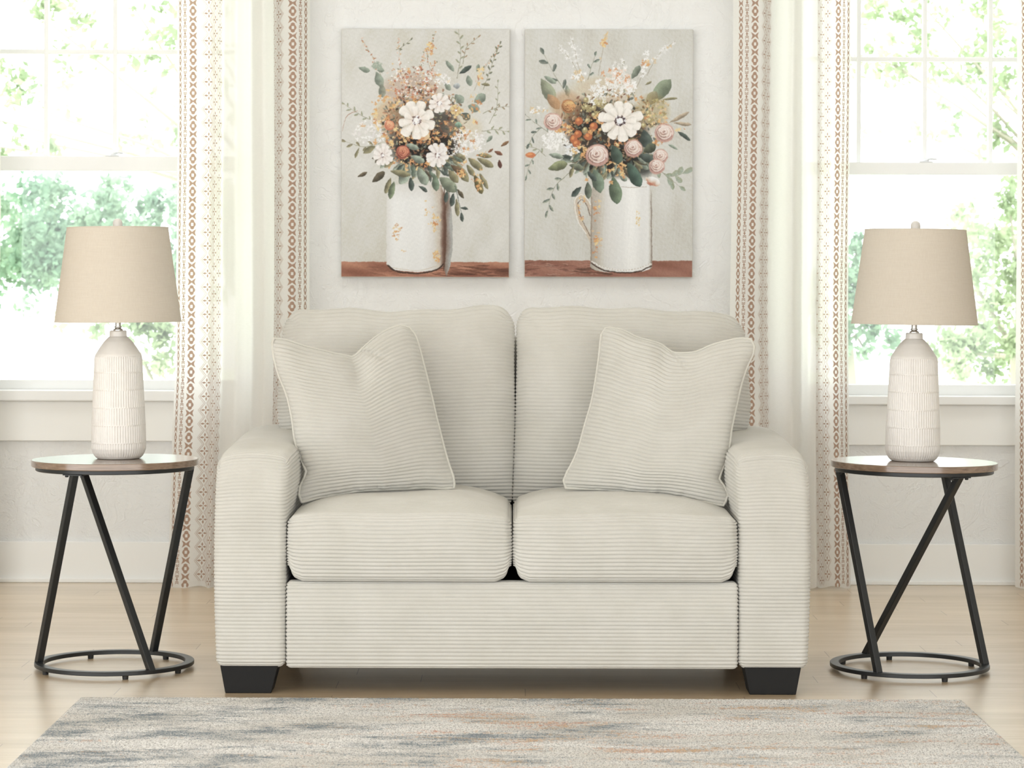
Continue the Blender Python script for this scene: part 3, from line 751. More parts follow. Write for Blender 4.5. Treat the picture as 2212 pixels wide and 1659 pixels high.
def curtain(label, ctrl, lean, prints, smin=None, smax=None, ybot=1268):
    fn = cloth_fn(ctrl, lean); smin = ctrl[0][0] if smin is None else smin; smax = ctrl[-1][0] if smax is None else smax
    sv = np.arange(smin, smax + 2.5, 3.0); sv[-1] = smax
    yv = np.linspace(-560, ybot, 74)
    Sg, Yg = np.meshgrid(sv, yv, indexing='ij'); P = fn(Sg, Yg + (Yg > ybot - 1) * 3 * np.sin(Sg / 14))
    V = P.reshape(-1, 3); Qn = grid_quads(len(sv), len(yv), 0, True)
    verts = [tuple(v) for v in V]; faces = [tuple(q) for q in Qn]; mi = [0] * len(faces)
    pv = []; pf = []
    for kind, s0, off in prints:
        polys, per = POLY[kind]; y = -560 + off
        while y < ybot - per * .45:
            for p in polys:
                st = len(pv); pv += [(s0 + a, y + b) for a, b in p]; pf.append(tuple(range(st, st + len(p))))
            y += per
    pv = np.array(pv)
    if len(pv):
        ok = (pv[:, 0] >= smin) & (pv[:, 0] <= smax) & (pv[:, 1] < ybot)
        pc = np.clip(pv[:, 0], smin, smax)
        A = fn(pc, pv[:, 1]); e = .5
        t1 = fn(np.minimum(pc + e, smax), pv[:, 1]) - fn(np.maximum(pc - e, smin), pv[:, 1]); t2 = fn(pc, pv[:, 1] + e) - fn(pc, pv[:, 1] - e)
        N = np.cross(t2, t1); N /= np.linalg.norm(N, axis=1, keepdims=True) + 1e-12
        N = np.where(N[:, 1:2] > 0, N, -N)
        base = len(verts)
        for sg in (-1,):
            verts += [tuple(v) for v in A + N * .0011 * sg]
        for f in pf:
            if all(ok[i] for i in f): faces.append(tuple(base + i for i in f)); mi.append(1)
    me = bpy.data.meshes.new('curtain_panel'); me.from_pydata(verts, [], faces); me.update()
    me.polygons.foreach_set('material_index', mi); me.polygons.foreach_set('use_smooth', [True] * len(mi))
    o = bpy.data.objects.new('curtain_panel', me); COL.objects.link(o)
    me.materials.append(M['linen']); me.materials.append(M['print'])
    tag(o, label, 'curtain', 'printed curtain panels'); return o
def edge_prints(s0, d):   # from a side edge inwards, d = +1 / -1
    return [('medium', s0 + d * 15, 4), ('tiny', s0 + d * 28, 2), ('big', s0 + d * 43, 4), ('dia', s0 + d * 72, 0), ('dia', s0 + d * 95, 14.7), ('dia', s0 + d * 118, 0)]
WF = 470
curtain('printed linen curtain between left window and paintings, green glow through its folds',
        [(0, 384, 10), (15, 391, 14), (28, 402, 20), (43, 419, 22), (60, 438, 12), (72, 451, 4), (83, 461, 12), (95, 467, 20), (118, 474, 5), (132, 479, -8),
         (160, 497, 10), (190, 515, 24), (215, 530, 6), (240, 543, -10), (268, 560, 12), (295, 573, 24), (315, 583, 14), (335, 590, -4), (352, 590, -12), (375, 591, -16), (398, 600, -12), (412, 612, 8), (427, 633, 22), (442, 648, 12), (455, 658, -6), (470, 666, -24)],
        [(-560, 0, 1, 0), (300, 0, 1, 1), (800, -3, 1.0, 2), (950, -10, .8, 2), (1268, -21, .7, 4)], edge_prints(0, 1) + edge_prints(WF, -1))
curtain('printed linen curtain between right window and paintings, white with brown motifs',
        [(0, 1584, 0), (15, 1600, 10), (28, 1612, 14), (43, 1629, 18), (60, 1645, 16), (72, 1652, 4), (90, 1655, -12), (118, 1662, -20), (140, 1672, -22), (165, 1688, -6), (185, 1703, 14),
         (215, 1715, 22), (240, 1727, 2), (265, 1738, -8), (290, 1752, 10), (318, 1763, 24), (340, 1766, 14), (360, 1770, 2), (375, 1777, -6), (398, 1788, 6), (412, 1796, 12), (427, 1808, 20), (442, 1820, 14), (455, 1831, 4), (470, 1838, -6)],
        [(-560, 2, 1, 0), (0, 0, 1, 0), (660, -7, 1, -4), (1000, -6, 1, -3), (1268, -4, .8, -1)], edge_prints(0, 1) + edge_prints(WF, -1))
curtain('printed linen curtain at the far right edge of the right window',
        [(0, 2196, 0), (15, 2208, 12), (28, 2219, 16), (43, 2235, 20), (72, 2256, 0), (118, 2280, 18), (160, 2300, -6), (200, 2325, 18), (240, 2350, 0), (300, 2390, 15)],
        [(-560, 1, 1, 0), (700, -1, 1, 0), (1268, -3, .8, 0)], edge_prints(0, 1), smax=300)
curtain('printed linen curtain at the far left edge of the left window',
        [(170, -180, 15), (230, -140, 0), (270, -110, 20), (310, -85, -5), (352, -60, 16), (398, -38, 0), (427, -24, 20), (442, -14, 14), (455, -5, 10), (470, 2, 0)],
        [(-560, -3, 1, -3), (0, 0, 1, -3), (450, 0, 1, 1), (800, 0, 1, -4), (1268, 0, .8, -8)], edge_prints(WF, -1), smin=170)

# ------------------------------------------------------------------ paintings
exec(compile('''
class Paint:
    def __init__(s, seed):
        s.K = 1.55; s.W = int(364 * s.K); s.H = int(537 * s.K); s.r = np.random.RandomState(seed)
        s.im = np.ones((s.H, s.W, 3))
    def _ap(s, y0, y1, x0, x1, a, col):
        a = a[..., None]; s.im[y0:y1, x0:x1] = s.im[y0:y1, x0:x1] * (1 - a) + a * col
    def win(s, x, y, r):
        K = s.K; x0, x1 = max(0, int((x - r) * K)), min(s.W, int((x + r) * K) + 2); y0, y1 = max(0, int((y - r) * K)), min(s.H, int((y + r) * K) + 2)
        if x1 <= x0 or y1 <= y0: return None
        Y, X = np.mgrid[y0:y1, x0:x1]; return y0, y1, x0, x1, X / K - x, Y / K - y
    def leaf(s, x, y, L, wd, ang, c1, c2=None, al=1., soft=.8):
        w = s.win(x, y, L * .6 + 3)
        if w is None: return
        y0, y1, x0, x1, X, Y = w; ca, sa = math.cos(ang), math.sin(ang); u = (X * ca + Y * sa) / (L / 2); v = (-X * sa + Y * ca)
        half = wd / 2 * np.clip(1 - u * u, 0, 1) ** .8 * (1 + .25 * u)
        a = np.clip((half - np.abs(v)) / soft + .5, 0, 1) * (np.abs(u) < 1) * al
        c1 = np.array(c1); c2 = c1 * .75 if c2 is None else np.array(c2)
        t = np.clip(v / (wd * .5) * .8 + .5 + .15 * np.sin(u * 7), 0, 1)[..., None]
        col = c1 * (1 - t) + c2 * t
        col = col * (1 + .06 * np.sin(u * 23 + v * 3))[..., None]
        s._ap(y0, y1, x0, x1, a, col)
    def blob(s, x, y, rx, ry, c, al=1., soft=1., ang=0.):
        w = s.win(x, y, max(rx, ry) * 1.3 + soft * 2)
        if w is None: return
        y0, y1, x0, x1, X, Y = w; ca, sa = math.cos(ang), math.sin(ang); u = X * ca + Y * sa; v = -X * sa + Y * ca
        d = (1 - np.sqrt((u / rx) ** 2 + (v / ry) ** 2)) * min(rx, ry)
        s._ap(y0, y1, x0, x1, np.clip(d / soft + .5, 0, 1) * al, np.array(c))
    def fleck(s, x, y, r, c, al=1.):
        if c in GOLD:
            if s.r.rand() < .62: return
            for k in range(4): s.fleck1(x + s.r.normal() * r * .9, y + s.r.normal() * r * .7, r * s.r.uniform(.5, 1.15), c, al)
            return
        s.fleck1(x, y, r, c, al)
    def fleck1(s, x, y, r, c, al=1.):
        w = s.win(x, y, r * 1.6 + 1)
        if w is None: return
        y0, y1, x0, x1, X, Y = w; th = np.arctan2(Y, X); p = s.r.rand(4) * 6.28
        rr = r * (.75 + .35 * np.sin(3 * th + p[0]) + .25 * np.sin(5 * th + p[1]) + .15 * np.sin(9 * th + p[2]))
        s._ap(y0, y1, x0, x1, np.clip((rr - np.hypot(X, Y)) * 1.4 + .5, 0, 1) * al, np.array(c))
    def line(s, pts, w0, w1, c, al=1.):
        p = np.array(pts, float); n = int(np.sum(np.hypot(*np.diff(p, axis=0).T)) * 1.3) + 2
        q = resample(pts, np.linspace(0, 1, n))
        for i, (x, y) in enumerate(q): 
            w = w0 + (w1 - w0) * i / n; s.blob(x, y, max(w, .35), max(w, .35), c, al, .7)
    def flower(s, x, y, R, n, base, tip, rot=0., squash=1., center=1, dark=(.25, .14, .12)):
        for ring, (rr, nn) in enumerate(((1., n), (.72, n - 1))):
            order = list(range(nn)); s.r.shuffle(order)
            for k in order:
                a = rot + 2 * PI * (k + ring * .5) / nn + s.r.uniform(-.12, .12); L = R * rr * s.r.uniform(.9, 1.06)
                px, py = x + math.cos(a) * L * .55, y + math.sin(a) * L * .55 * squash
                w = s.win(px, py, L * .75)
                if w is None: continue
                y0, y1, x0, x1, X, Y = w; Yq = Y / squash; ca, sa = math.cos(a), math.sin(a); u = (X * ca + Yq * sa) / (L * .5); v = (-X * sa + Yq * ca) / (L * 3.3 / nn)
                vv = v / np.clip(.55 + .45 * u, .15, 1)
                d = 1 - (np.abs(u) ** 3.0 + np.abs(vv) ** 2.4)
                al = np.clip(d * L * .28 + .3, 0, 1) * .97
                t = np.clip((u + 1) / 2, 0, 1)[..., None]; col = np.array(base) * (1 - t) + np.array(tip) * t
                sh = 1 - .30 * np.clip(np.abs(vv) - .45, 0, 1) * 1.6 - .03 * np.sin(v * 14) * (1 - t[..., 0])
                s._ap(y0, y1, x0, x1, al, col * sh[..., None])
        if center:
            for k in range(int(R * 2.2)):
                a = s.r.rand() * 6.28; q = R * .24 * s.r.rand() ** .6; s.fleck(x + q * math.cos(a), y + q * math.sin(a) * squash, R * .045 + .4, dark if s.r.rand() < .45 else (.86, .85, .88), .9)
            for k in range(int(R * .9)):
                a = s.r.rand() * 6.28; q = R * .12 * s.r.rand() ** .5; s.fleck(x + q * math.cos(a), y + q * math.sin(a), R * .035 + .4, (.93, .93, .96), .9)
    def rose(s, x, y, R, c, hi):
        s.blob(x, y, R, R * .98, np.array(c) * .9, 1, 2.5)
        c = np.array(c); hi = np.array(hi)
        for k in range(9):   # outer petals
            a = k * .72 + s.r.rand() * .3; s.leaf(x + R * .66 * math.cos(a), y + R * .62 * math.sin(a), R * .95, R * .62, a + PI / 2, c * (.9 if math.sin(a) > 0 else 1.08), c * (.72 if math.sin(a) > 0 else .92), .9, 1.5)
        s.blob(x - R * .08, y - R * .12, R * .72, R * .68, c * .55 + hi * .45, .95, 3); s.blob(x - R * .12, y - R * .2, R * .42, R * .38, c * .8 + hi * .2, .8, 3)
        for k in range(11):
            rr = R * (.10 + .075 * k); a0 = k * 2.3 + s.r.rand() * .5; n = 9
            pts = [(x - R * .12 + R * .012 * k + rr * math.cos(a0 + 2.1 * i / n), y - R * .2 + R * .022 * k + rr * .9 * math.sin(a0 + 2.1 * i / n)) for i in range(n + 1)]
            s.line(pts, R * .05, R * .03, hi * 1.04 if k % 3 else c * .66, .85)
    def scatter(s, n, x, y, rx, ry, f):
        for i in range(n):
            a = s.r.rand() * 6.28; q = math.sqrt(s.r.rand()); f(x + q * rx * math.cos(a), y + q * ry * math.sin(a))
    def sprig(s, pts, n, size, cols, w=.6, stemc=(.42, .38, .32), spread=5.):
        s.line(pts, w, w * .5, stemc, .8)
        q = resample(pts, np.linspace(.15, 1, n))
        for i, (x, y) in enumerate(q):
            c = cols[s.r.randint(len(cols))]; a = s.r.rand() * 6.28; sp = spread * (1.1 - .7 * i / n)
            s.leaf(x + sp * s.r.uniform(-1, 1), y + sp * s.r.uniform(-1, 1), size * s.r.uniform(.7, 1.4), size * .5, a, c, np.array(c) * .8, .9)
    def leafbranch(s, pts, n, L, wd, c1, c2, stemc=(.40, .40, .33)):
        s.line(pts, .7, .4, stemc, .8); q = resample(pts, np.linspace(.2, 1, n)); d = np.gradient(q, axis=0)
        for i in range(n):
            a = math.atan2(d[i][1], d[i][0]); sg = (-1) ** i if i < n - 1 else 0
            an = a + sg * .8; l = L * s.r.uniform(.75, 1.15)
            s.leaf(q[i][0] + math.cos(an) * l * .5, q[i][1] + math.sin(an) * l * .5, l, wd, an, c1, c2, .92)
    def background(s, tone, tone2, ytab, tab, tab2):
        Y, X = np.mgrid[0:s.H, 0:s.W]; X = X / s.K; Y = Y / s.K
        n = np.zeros((s.H, s.W))
        for k in range(14):
            fx, fy = s.r.uniform(.004, .03, 2) * (1 + k * .25); p = s.r.rand(2) * 6.28; n += np.sin(X * fx * 2 + p[0] + 1.5 * np.sin(Y * fy + p[1])) / (1 + k * .3)
        n = (n - n.min()) / (n.max() - n.min())
        s.im = np.array(tone) * (1 - n[..., None]) + np.array(tone2) * n[..., None]
        s.im *= 1 + .012 * (s.r.rand(s.H, s.W, 1) - .5)
        t = np.clip((Y - ytab) / 1.5, 0, 1)[..., None]
        m_ = np.clip(.5 + .3 * np.sin(X * .021 + Y * .13 + p[0]) + .25 * np.sin(X * .057 - Y * .21 + p[1]), 0, 1)
        s.im = s.im * (1 - t) + t * (np.array(tab) * (1 - m_[..., None]) + np.array(tab2) * m_[..., None])

GOLD = [(.78, .55, .33), (.72, .48, .27), (.82, .62, .42), (.62, .40, .22)]
def G(p): return GOLD[p.r.randint(4)]
SAGE, DSAGE, OLIVE, DARK = (.46, .50, .45), (.25, .29, .27), (.45, .43, .32), (.14, .12, .10)
BRG, WH, PK, TAN = (.42, .25, .17), (.86, .85, .84), (.80, .62, .55), (.70, .56, .42)
def Z1(x, y): return ((x - 53) / 2.9625, (y - 37) / 2.9625)
def Z2(x, y): return ((x - 70) / 2.9625, (y - 38) / 2.9625)
def zz(Zf, pts): return [Zf(*p) for p in pts]

def pitcher(p, xl, xr, yt, yb, bot):
    n = 260
    Y, X = np.mgrid[0:p.H, 0:p.W]; X = X / p.K; Y = Y / p.K
    t = np.clip((Y - yt) / (yb - yt), 0, 1)
    cx = (xl + xr) / 2; hw = (xr - xl) / 2
    w = hw * (.86 + .14 * np.clip(t / .16, 0, 1) ** .6) * (1 + .02 * t)
    w = np.where(Y < yt + 6, w * 1.02, w)
    yb2 = yb - (1 - np.sqrt(np.clip(1 - ((X - cx) / hw) ** 2, 0, 1))) * bot
    yt2 = yt + 4 - 4 * np.sqrt(np.clip(1 - ((X - cx) / hw) ** 2, 0, 1))
    a = np.clip((w - np.abs(X - cx)) * 1.2 + .5, 0, 1) * np.clip((yb2 - Y) * 1.2 + .5, 0, 1) * np.clip((Y - yt2) * 1.2 + .5, 0, 1)
    return a, (X - cx) / hw, t, X, Y

def paint_left():
    p = Paint(11); p.background((.60, .585, .55), (.70, .69, .655), 503, (.42, .25, .18), (.56, .38, .29))
    for i in range(26):   # broad dry brush marks of the painted ground
        x, y = p.r.uniform(0, 364), p.r.uniform(0, 480); p.blob(x, y, p.r.uniform(15, 55), p.r.uniform(15, 60), (.66, .64, .60) if i % 2 else (.58, .56, .525), .16, 18)
    for i in range(40): p.leaf(p.r.uniform(180, 364), p.r.uniform(510, 533), p.r.uniform(20, 70), p.r.uniform(2, 5), p.r.uniform(-.15, .2), (.33, .19, .13), (.25, .14, .10), .5)
    for i in range(16): p.leaf(p.r.uniform(60, 150), p.r.uniform(512, 533), p.r.uniform(20, 50), p.r.uniform(2, 4), p.r.uniform(-.1, .2), (.33, .2, .14), (.45, .28, .2), .4)
    # jug handle in shadow, then jug
    p.leaf(230, 440, 190, 22, PI / 2 + .02, (.50, .50, .49), (.36, .28, .23), 1.); p.leaf(222, 430, 190, 10, PI / 2, (.30, .20, .15), (.24, .16, .12), .9)
    a, u, t, X, Y = pitcher(p, 98, 222, 335, 525, 16)
    base = np.array((.80, .80, .79)); sh = np.array((.55, .50, .45)); ed = np.array((.34, .24, .19))
    k = np.clip((u - .25) / .75, 0, 1)[..., None]; col = base * (1 - k) + sh * k; k2 = np.clip((u - .86) / .14, 0, 1)[..., None]; col = col * (1 - k2) + ed * k2
    k3 = np.clip((-u - .75) / .25, 0, 1)[..., None] * .35; col = col * (1 - k3) + sh * k3
    gr = (np.sin(X * .09 + .5 * np.sin(Y * .021)) * .5 + .5)[..., None] * .03; col = col - gr
    k4 = np.clip(1 - t * 5, 0, 1)[..., None] * .45; col = col * (1 - k4) + sh * k4
    p.im = p.im * (1 - a[..., None]) + col * a[..., None]
    p.line([(100, 512), (115, 522), (145, 528), (180, 527), (210, 518), (221, 508)], 1.6, 1.6, (.20, .14, .11), .8)
    p.line([(112, 516), (140, 521), (175, 521), (205, 512)], .7, .7, (.62, .56, .5), .8)
    p.scatter(60, 196, 397, 14, 40, lambda x, y: p.fleck(x + (y - 397) * .12, y, p.r.uniform(1, 3.4), G(p), .9))
    p.scatter(36, 120, 440, 9, 18, lambda x, y: p.fleck(x, y, p.r.uniform(1, 3), G(p), .85)); p.scatter(5, 134, 478, 4, 4, lambda x, y: p.fleck(x, y, 1.6, G(p), .8))
    p.scatter(46, 207, 490, 9, 15, lambda x, y: p.fleck(x, y, p.r.uniform(1, 3.2), G(p), .9))
    # airy background growth
    for pts in ([(300, 330), (240, 200), (180, 100)], [(640, 340), (600, 230), (650, 60)], [(900, 430), (960, 300), (1060, 140)], [(560, 300), (575, 220), (580, 180)], [(430, 330), (420, 230), (415, 90)], [(650, 330), (640, 270), (660, 240)]):
        p.sprig(zz(Z1, pts), 16, 5.5, [PK, TAN, (.62, .42, .30), OLIVE], .5)
    p.leafbranch(zz(Z1, [(790, 350), (815, 200), (800, 40)]), 9, 12, 4, OLIVE, SAGE); p.leafbranch(zz(Z1, [(830, 260), (850, 160), (920, 90)]), 7, 9, 3, OLIVE, (.5, .36, .28))
    p.leafbranch(zz(Z1, [(960, 420), (1010, 280), (1065, 130)]), 12, 10, 3.6, OLIVE, DSAGE); p.leafbranch(zz(Z1, [(400, 170), (440, 150), (490, 105)]), 4, 8, 3, OLIVE, DSAGE)
    p.leafbranch(zz(Z1, [(960, 575), (1040, 540), (1125, 530)]), 7, 9, 3, (.45, .35, .3), OLIVE); p.leafbranch(zz(Z1, [(950, 690), (1040, 680), (1110, 690)]), 6, 12, 4, OLIVE, SAGE)
    p.leafbranch(zz(Z1, [(280, 640), (160, 580), (70, 520)]), 8, 11, 4, OLIVE, SAGE); p.line(zz(Z1, [(150, 560), (90, 590), (55, 690)]), .8, .4, (.5, .36, .3), .7)
    p.leafbranch(zz(Z1, [(300, 770), (180, 790), (80, 760)]), 5, 14, 5.5, OLIVE, (.36, .33, .24)); p.leafbranch(zz(Z1, [(1000, 640), (1040, 560), (1055, 380)]), 7, 8, 3, OLIVE, SAGE)
    # sage leaf sprays
    for (x, y, L, w_, an, c) in ((195, 295, 26, 12, .3, SAGE), (290, 360, 36, 18, 1.2, SAGE), (300, 300, 16, 10, 0, SAGE), (310, 430, 30, 16, 1.5, SAGE), (745, 270, 30, 11, .9, SAGE), (845, 295, 34, 10, -.6, DSAGE), (925, 285, 18, 8, -1.3, SAGE), (975, 390, 20, 7, .1, OLIVE),
                                 (870, 365, 24, 14, 1.3, SAGE), (805, 480, 26, 18, .8, SAGE), (940, 480, 30, 20, -.6, SAGE), (900, 540, 26, 18, .3, SAGE), (850, 595, 22, 16, .6, DSAGE), (230, 810, 30, 14, 2.6, OLIVE), (375, 540, 28, 14, 1.6, SAGE), (730, 400, 24, 12, 1., SAGE), (790, 400, 16, 12, 0, (.55, .57, .58)),
                                 (150, 830, 24, 6, 1.9, OLIVE), (1000, 740, 20, 8, -.8, SAGE), (1100, 770, 22, 7, -.6, (.45, .33, .22)), (1060, 830, 20, 8, .4, (.42, .27, .2)), (1010, 815, 14, 5, -.7, (.45, .3, .22)), (1067, 900, 20, 9, 1.4, (.33, .2, .17))):
        p.leaf(*Z1(x, y), L, w_, an, c, np.array(c) * .75)
    p.scatter(34, 190, 300, 45, 18, lambda x, y: p.fleck(x * .28 + 25, y * .4 - 40, 3, SAGE, .8))
    # core masses
    for (cx, cy, rx, ry, c, al) in ((150, 130, 62, 34, BRG, .28), (175, 215, 78, 62, DARK, .65), (180, 262, 70, 42, (.06, .045, .035), .9), (100, 190, 30, 34, (.62, .46, .30), .55), (215, 225, 48, 44, DARK, .4), (265, 215, 38, 28, TAN, .3)):
        p.blob(cx, cy, rx, ry, c, al, 14)
    for k in range(520):
        a = p.r.rand() * 6.28; q = math.sqrt(p.r.rand()); x, y = 178 + q * 92 * math.cos(a), 205 + q * 90 * math.sin(a)
        c = [BRG, TAN, SAGE, OLIVE, DSAGE, DARK, (.5, .32, .2), (.6, .42, .3)][p.r.randint(8)]; p.leaf(x, y, p.r.uniform(5, 13), p.r.uniform(2.5, 5.5), p.r.rand() * 6.28, c, np.array(c) * .7, .7)
    p.scatter(260, 155, 115, 55, 34, lambda x, y: p.fleck(x, y, p.r.uniform(1.2, 3.2), [BRG, WH, PK, (.62, .33, .2), TAN][p.r.randint(5)], .85))
    p.scatter(80, 155, 95, 60, 30, lambda x, y: p.fleck(x, y, p.r.uniform(1., 2.6), [WH, PK, G(p)][p.r.randint(3)], .8))
    for (cx, cy, n_, rx, ry) in ((60, 225, 70, 36, 22), (275, 240, 150, 36, 26), (245, 270, 60, 28, 14), (220, 110, 34, 14, 12), (70, 205, 30, 30, 12)):
        p.scatter(n_, cx, cy, rx, ry, lambda x, y: p.fleck(x, y, p.r.uniform(1.4, 3.8), [WH, (.80, .76, .74), (.72, .68, .68), WH, G(p)][p.r.randint(5)], .9))
    # gold leaf
    for (cx, cy, n_, rx, ry) in ((105, 150, 60, 36, 22), (175, 150, 50, 40, 16), (220, 225, 100, 36, 34), (130, 232, 80, 44, 20), (155, 290, 90, 50, 18), (225, 290, 70, 38, 16), (290, 165, 26, 16, 40), (300, 95, 24, 7, 26), (192, 42, 20, 7, 14), (255, 185, 26, 20, 18), (85, 190, 36, 20, 20), (270, 285, 26, 20, 8)):
        p.scatter(n_, cx, cy, rx, ry, lambda x, y: p.fleck(x, y, p.r.uniform(1, 3.6), G(p), .92))
    # hanging leaves over the rim
    for k in range(70):
        a = p.r.uniform(.05, .95) * PI; q = p.r.uniform(.75, 1.12); x, y = 172 + q * 92 * math.cos(a), 262 + q * 52 * math.sin(a)
        c = [SAGE, OLIVE, DSAGE, (.30, .27, .21), (.34, .40, .35)][p.r.randint(5)]; p.leaf(x, y, p.r.uniform(14, 30), p.r.uniform(5, 10), a + p.r.normal() * .35, np.array(c) * 1.05, np.array(c) * .68, .9)
    for (x, y, L, w_, an, c) in ((185, 970, 24, 8, -.4, (.33, .29, .22)), (290, 985, 36, 16, -.7, (.30, .27, .21)), (350, 1040, 36, 12, 1.9, OLIVE), (375, 1070, 40, 14, 1.8, (.38, .42, .33)), (460, 985, 40, 20, 2.3, SAGE), (430, 960, 46, 14, .2, OLIVE), (500, 1030, 30, 12, 1.5, DSAGE), (570, 980, 44, 22, 1.1, SAGE), (575, 1060, 22, 8, .6, DSAGE), (655, 1020, 38, 16, 1.4, (.36, .42, .35)),
                                 (735, 1030, 48, 26, .7, (.42, .45, .38)), (770, 980, 36, 16, .9, OLIVE), (830, 960, 44, 18, 1.0, OLIVE), (800, 940, 40, 14, .6, (.35, .28, .2)), (910, 900, 40, 16, .7, OLIVE), (975, 890, 40, 15, .5, OLIVE), (970, 845, 34, 10, .1, (.45, .42, .3)), (930, 1030, 46, 16, 1.2, (.36, .33, .2)), (965, 1010, 40, 10, 1.1, OLIVE), (880, 940, 30, 12, 1., OLIVE), (815, 1090, 26, 9, .9, (.3, .27, .2)), (765, 1130, 30, 11, 1.7, DSAGE),
                                 (795, 1180, 38, 10, 1.5, OLIVE), (825, 1240, 22, 8, 1.4, DSAGE), (840, 1185, 18, 6, .1, DSAGE), (725, 1110, 26, 10, 1.7, DSAGE), (540, 870, 34, 16, .4, SAGE), (505, 790, 30, 12, .3, SAGE), (800, 650, 16, 14, 0, (.42, .52, .45))):
        p.leaf(*Z1(x, y), L, w_, an, np.array(c) * 1.08, np.array(c) * .68)
    p.line(zz(Z1, [(780, 1040), (800, 1120), (825, 1230)]), .8, .5, DSAGE, .8)
    p.scatter(40, 296, 322, 9, 34, lambda x, y: p.fleck(x, y, p.r.uniform(1, 3), G(p), .9)); p.scatter(24, 262, 310, 12, 12, lambda x, y: p.fleck(x, y, p.r.uniform(1, 2.6), G(p), .9)); p.scatter(22, 310, 272, 18, 6, lambda x, y: p.fleck(x, y, p.r.uniform(1, 2.6), G(p), .9))
    # blooms
    p.leaf(*Z1(570, 715), 34, 22, .3, (.78, .62, .48), (.7, .52, .38))
    p.flower(*Z1(530, 620), 40, 9, (.80, .66, .58), (.90, .86, .80), .2)
    p.flower(*Z1(680, 510), 24, 9, (.78, .62, .56), (.88, .84, .80), .5, .92)
    p.flower(*Z1(668, 845), 25, 10, (.76, .66, .64), (.87, .83, .80), .1, 1.05)
    p.flower(*Z1(318, 845), 21, 10, (.78, .66, .62), (.88, .84, .81), .3, 1.12)
    p.rose(*Z1(445, 825), 15, (.52, .26, .20), (.72, .46, .33)); p.rose(*Z1(357, 652), 11, (.74, .40, .28), (.82, .56, .42)); p.flower(*Z1(785, 555), 12, 6, (.62, .46, .3), (.76, .62, .42), .4)
    p.scatter(26, *Z1(590, 740), 30, 9, lambda x, y: p.fleck(x, y, p.r.uniform(1, 2.6), G(p), .9))
    return p

def paint_right():
    p = Paint(23); p.background((.585, .575, .55), (.66, .655, .625), 500, (.42, .26, .20), (.50, .34, .28))
    for i in range(26):
        x, y = p.r.uniform(0, 364), p.r.uniform(0, 480); p.blob(x, y, p.r.uniform(15, 55), p.r.uniform(15, 60), (.64, .63, .60) if i % 2 else (.56, .55, .525), .15, 18)
    for i in range(40): p.leaf(p.r.uniform(0, 150), p.r.uniform(506, 534), p.r.uniform(10, 40), p.r.uniform(1, 4), p.r.uniform(-.15, .2), (.33, .2, .16) if i % 2 else (.62, .50, .44), (.30, .18, .14), .5)
    for i in range(16): p.leaf(p.r.uniform(120, 180), p.r.uniform(508, 530), p.r.uniform(20, 50), p.r.uniform(2, 5), .1, (.22, .14, .11), (.3, .2, .15), .5)
    # handle
    p.line(zz(Z2, [(495, 1200), (460, 1130), (425, 1105), (400, 1125), (400, 1190), (430, 1280), (470, 1340), (500, 1400)]), 4., 4.6, (.60, .55, .49), 1.)
    p.line(zz(Z2, [(500, 1185), (465, 1120), (430, 1098), (395, 1120), (393, 1190), (420, 1285), (462, 1350)]), 1., 1., (.78, .75, .70), .9)
    p.line(zz(Z2, [(490, 1235), (455, 1150), (430, 1130), (412, 1150), (420, 1210), (450, 1290), (500, 1380)]), .8, .8, (.32, .25, .2), .7)
    a, u, t, X, Y = pitcher(p, 143, 275, 325, 527, 12)
    base = np.array((.79, .785, .77)); sh = np.array((.53, .50, .46))
    k = np.clip((-u - .05) / .95, 0, 1)[..., None]; col = base * (1 - k) + sh * k; k2 = np.clip((u - .88) / .12, 0, 1)[..., None]; col = col * (1 - k2) + sh * .9 * k2
    col = col - (np.sin(X * .13 + .4 * np.sin(Y * .03)) * .5 + .5)[..., None] * .03 + (.06 * np.clip(1 - ((u - .35) / .3) ** 2, 0, 1))[..., None]
    p.im = p.im * (1 - a[..., None]) + col * a[..., None]
    p.leaf(*Z2(890, 1010), 36, 20, .45, (.84, .83, .81), (.60, .42, .34)); p.leaf(*Z2(870, 1028), 18, 6, .5, (.55, .32, .24), (.5, .3, .22), .8)
    p.line(zz(Z2, [(690, 1045), (760, 1052), (850, 1046)]), .6, .6, (.45, .4, .36), .7)
    p.line(zz(Z2, [(495, 1535), (560, 1575), (680, 1598), (800, 1590), (885, 1555)]), 1.4, 1.4, (.22, .16, .13), .85)
    p.line(zz(Z2, [(497, 1525), (560, 1560), (680, 1580), (800, 1572), (885, 1540)]), 1.2, 1.2, (.80, .78, .75), .9)
    for i in range(44):
        q = i / 43; x, y = Z2(497 + 388 * q, 1532 + 52 * math.sin(PI * q * .97)); p.blob(x, y, .9, 1.2, (.45, .38, .33) if i % 2 else (.8, .78, .74), .7, .6)
    p.line(zz(Z2, [(878, 1140), (884, 1350), (884, 1540)]), .6, .6, (.36, .3, .27), .6); p.line(zz(Z2, [(500, 1110), (497, 1350), (497, 1530)]), .8, .8, (.42, .36, .3), .6)
    p.scatter(36, *Z2(535, 1190), 8, 22, lambda x, y: p.fleck(x, y, p.r.uniform(1, 3), G(p), .9)); p.scatter(44, *Z2(540, 1440), 10, 30, lambda x, y: p.fleck(x, y, p.r.uniform(1, 3), G(p), .9)); p.scatter(12, *Z2(530, 1310), 7, 20, lambda x, y: p.fleck(x, y, 1.5, G(p), .8))
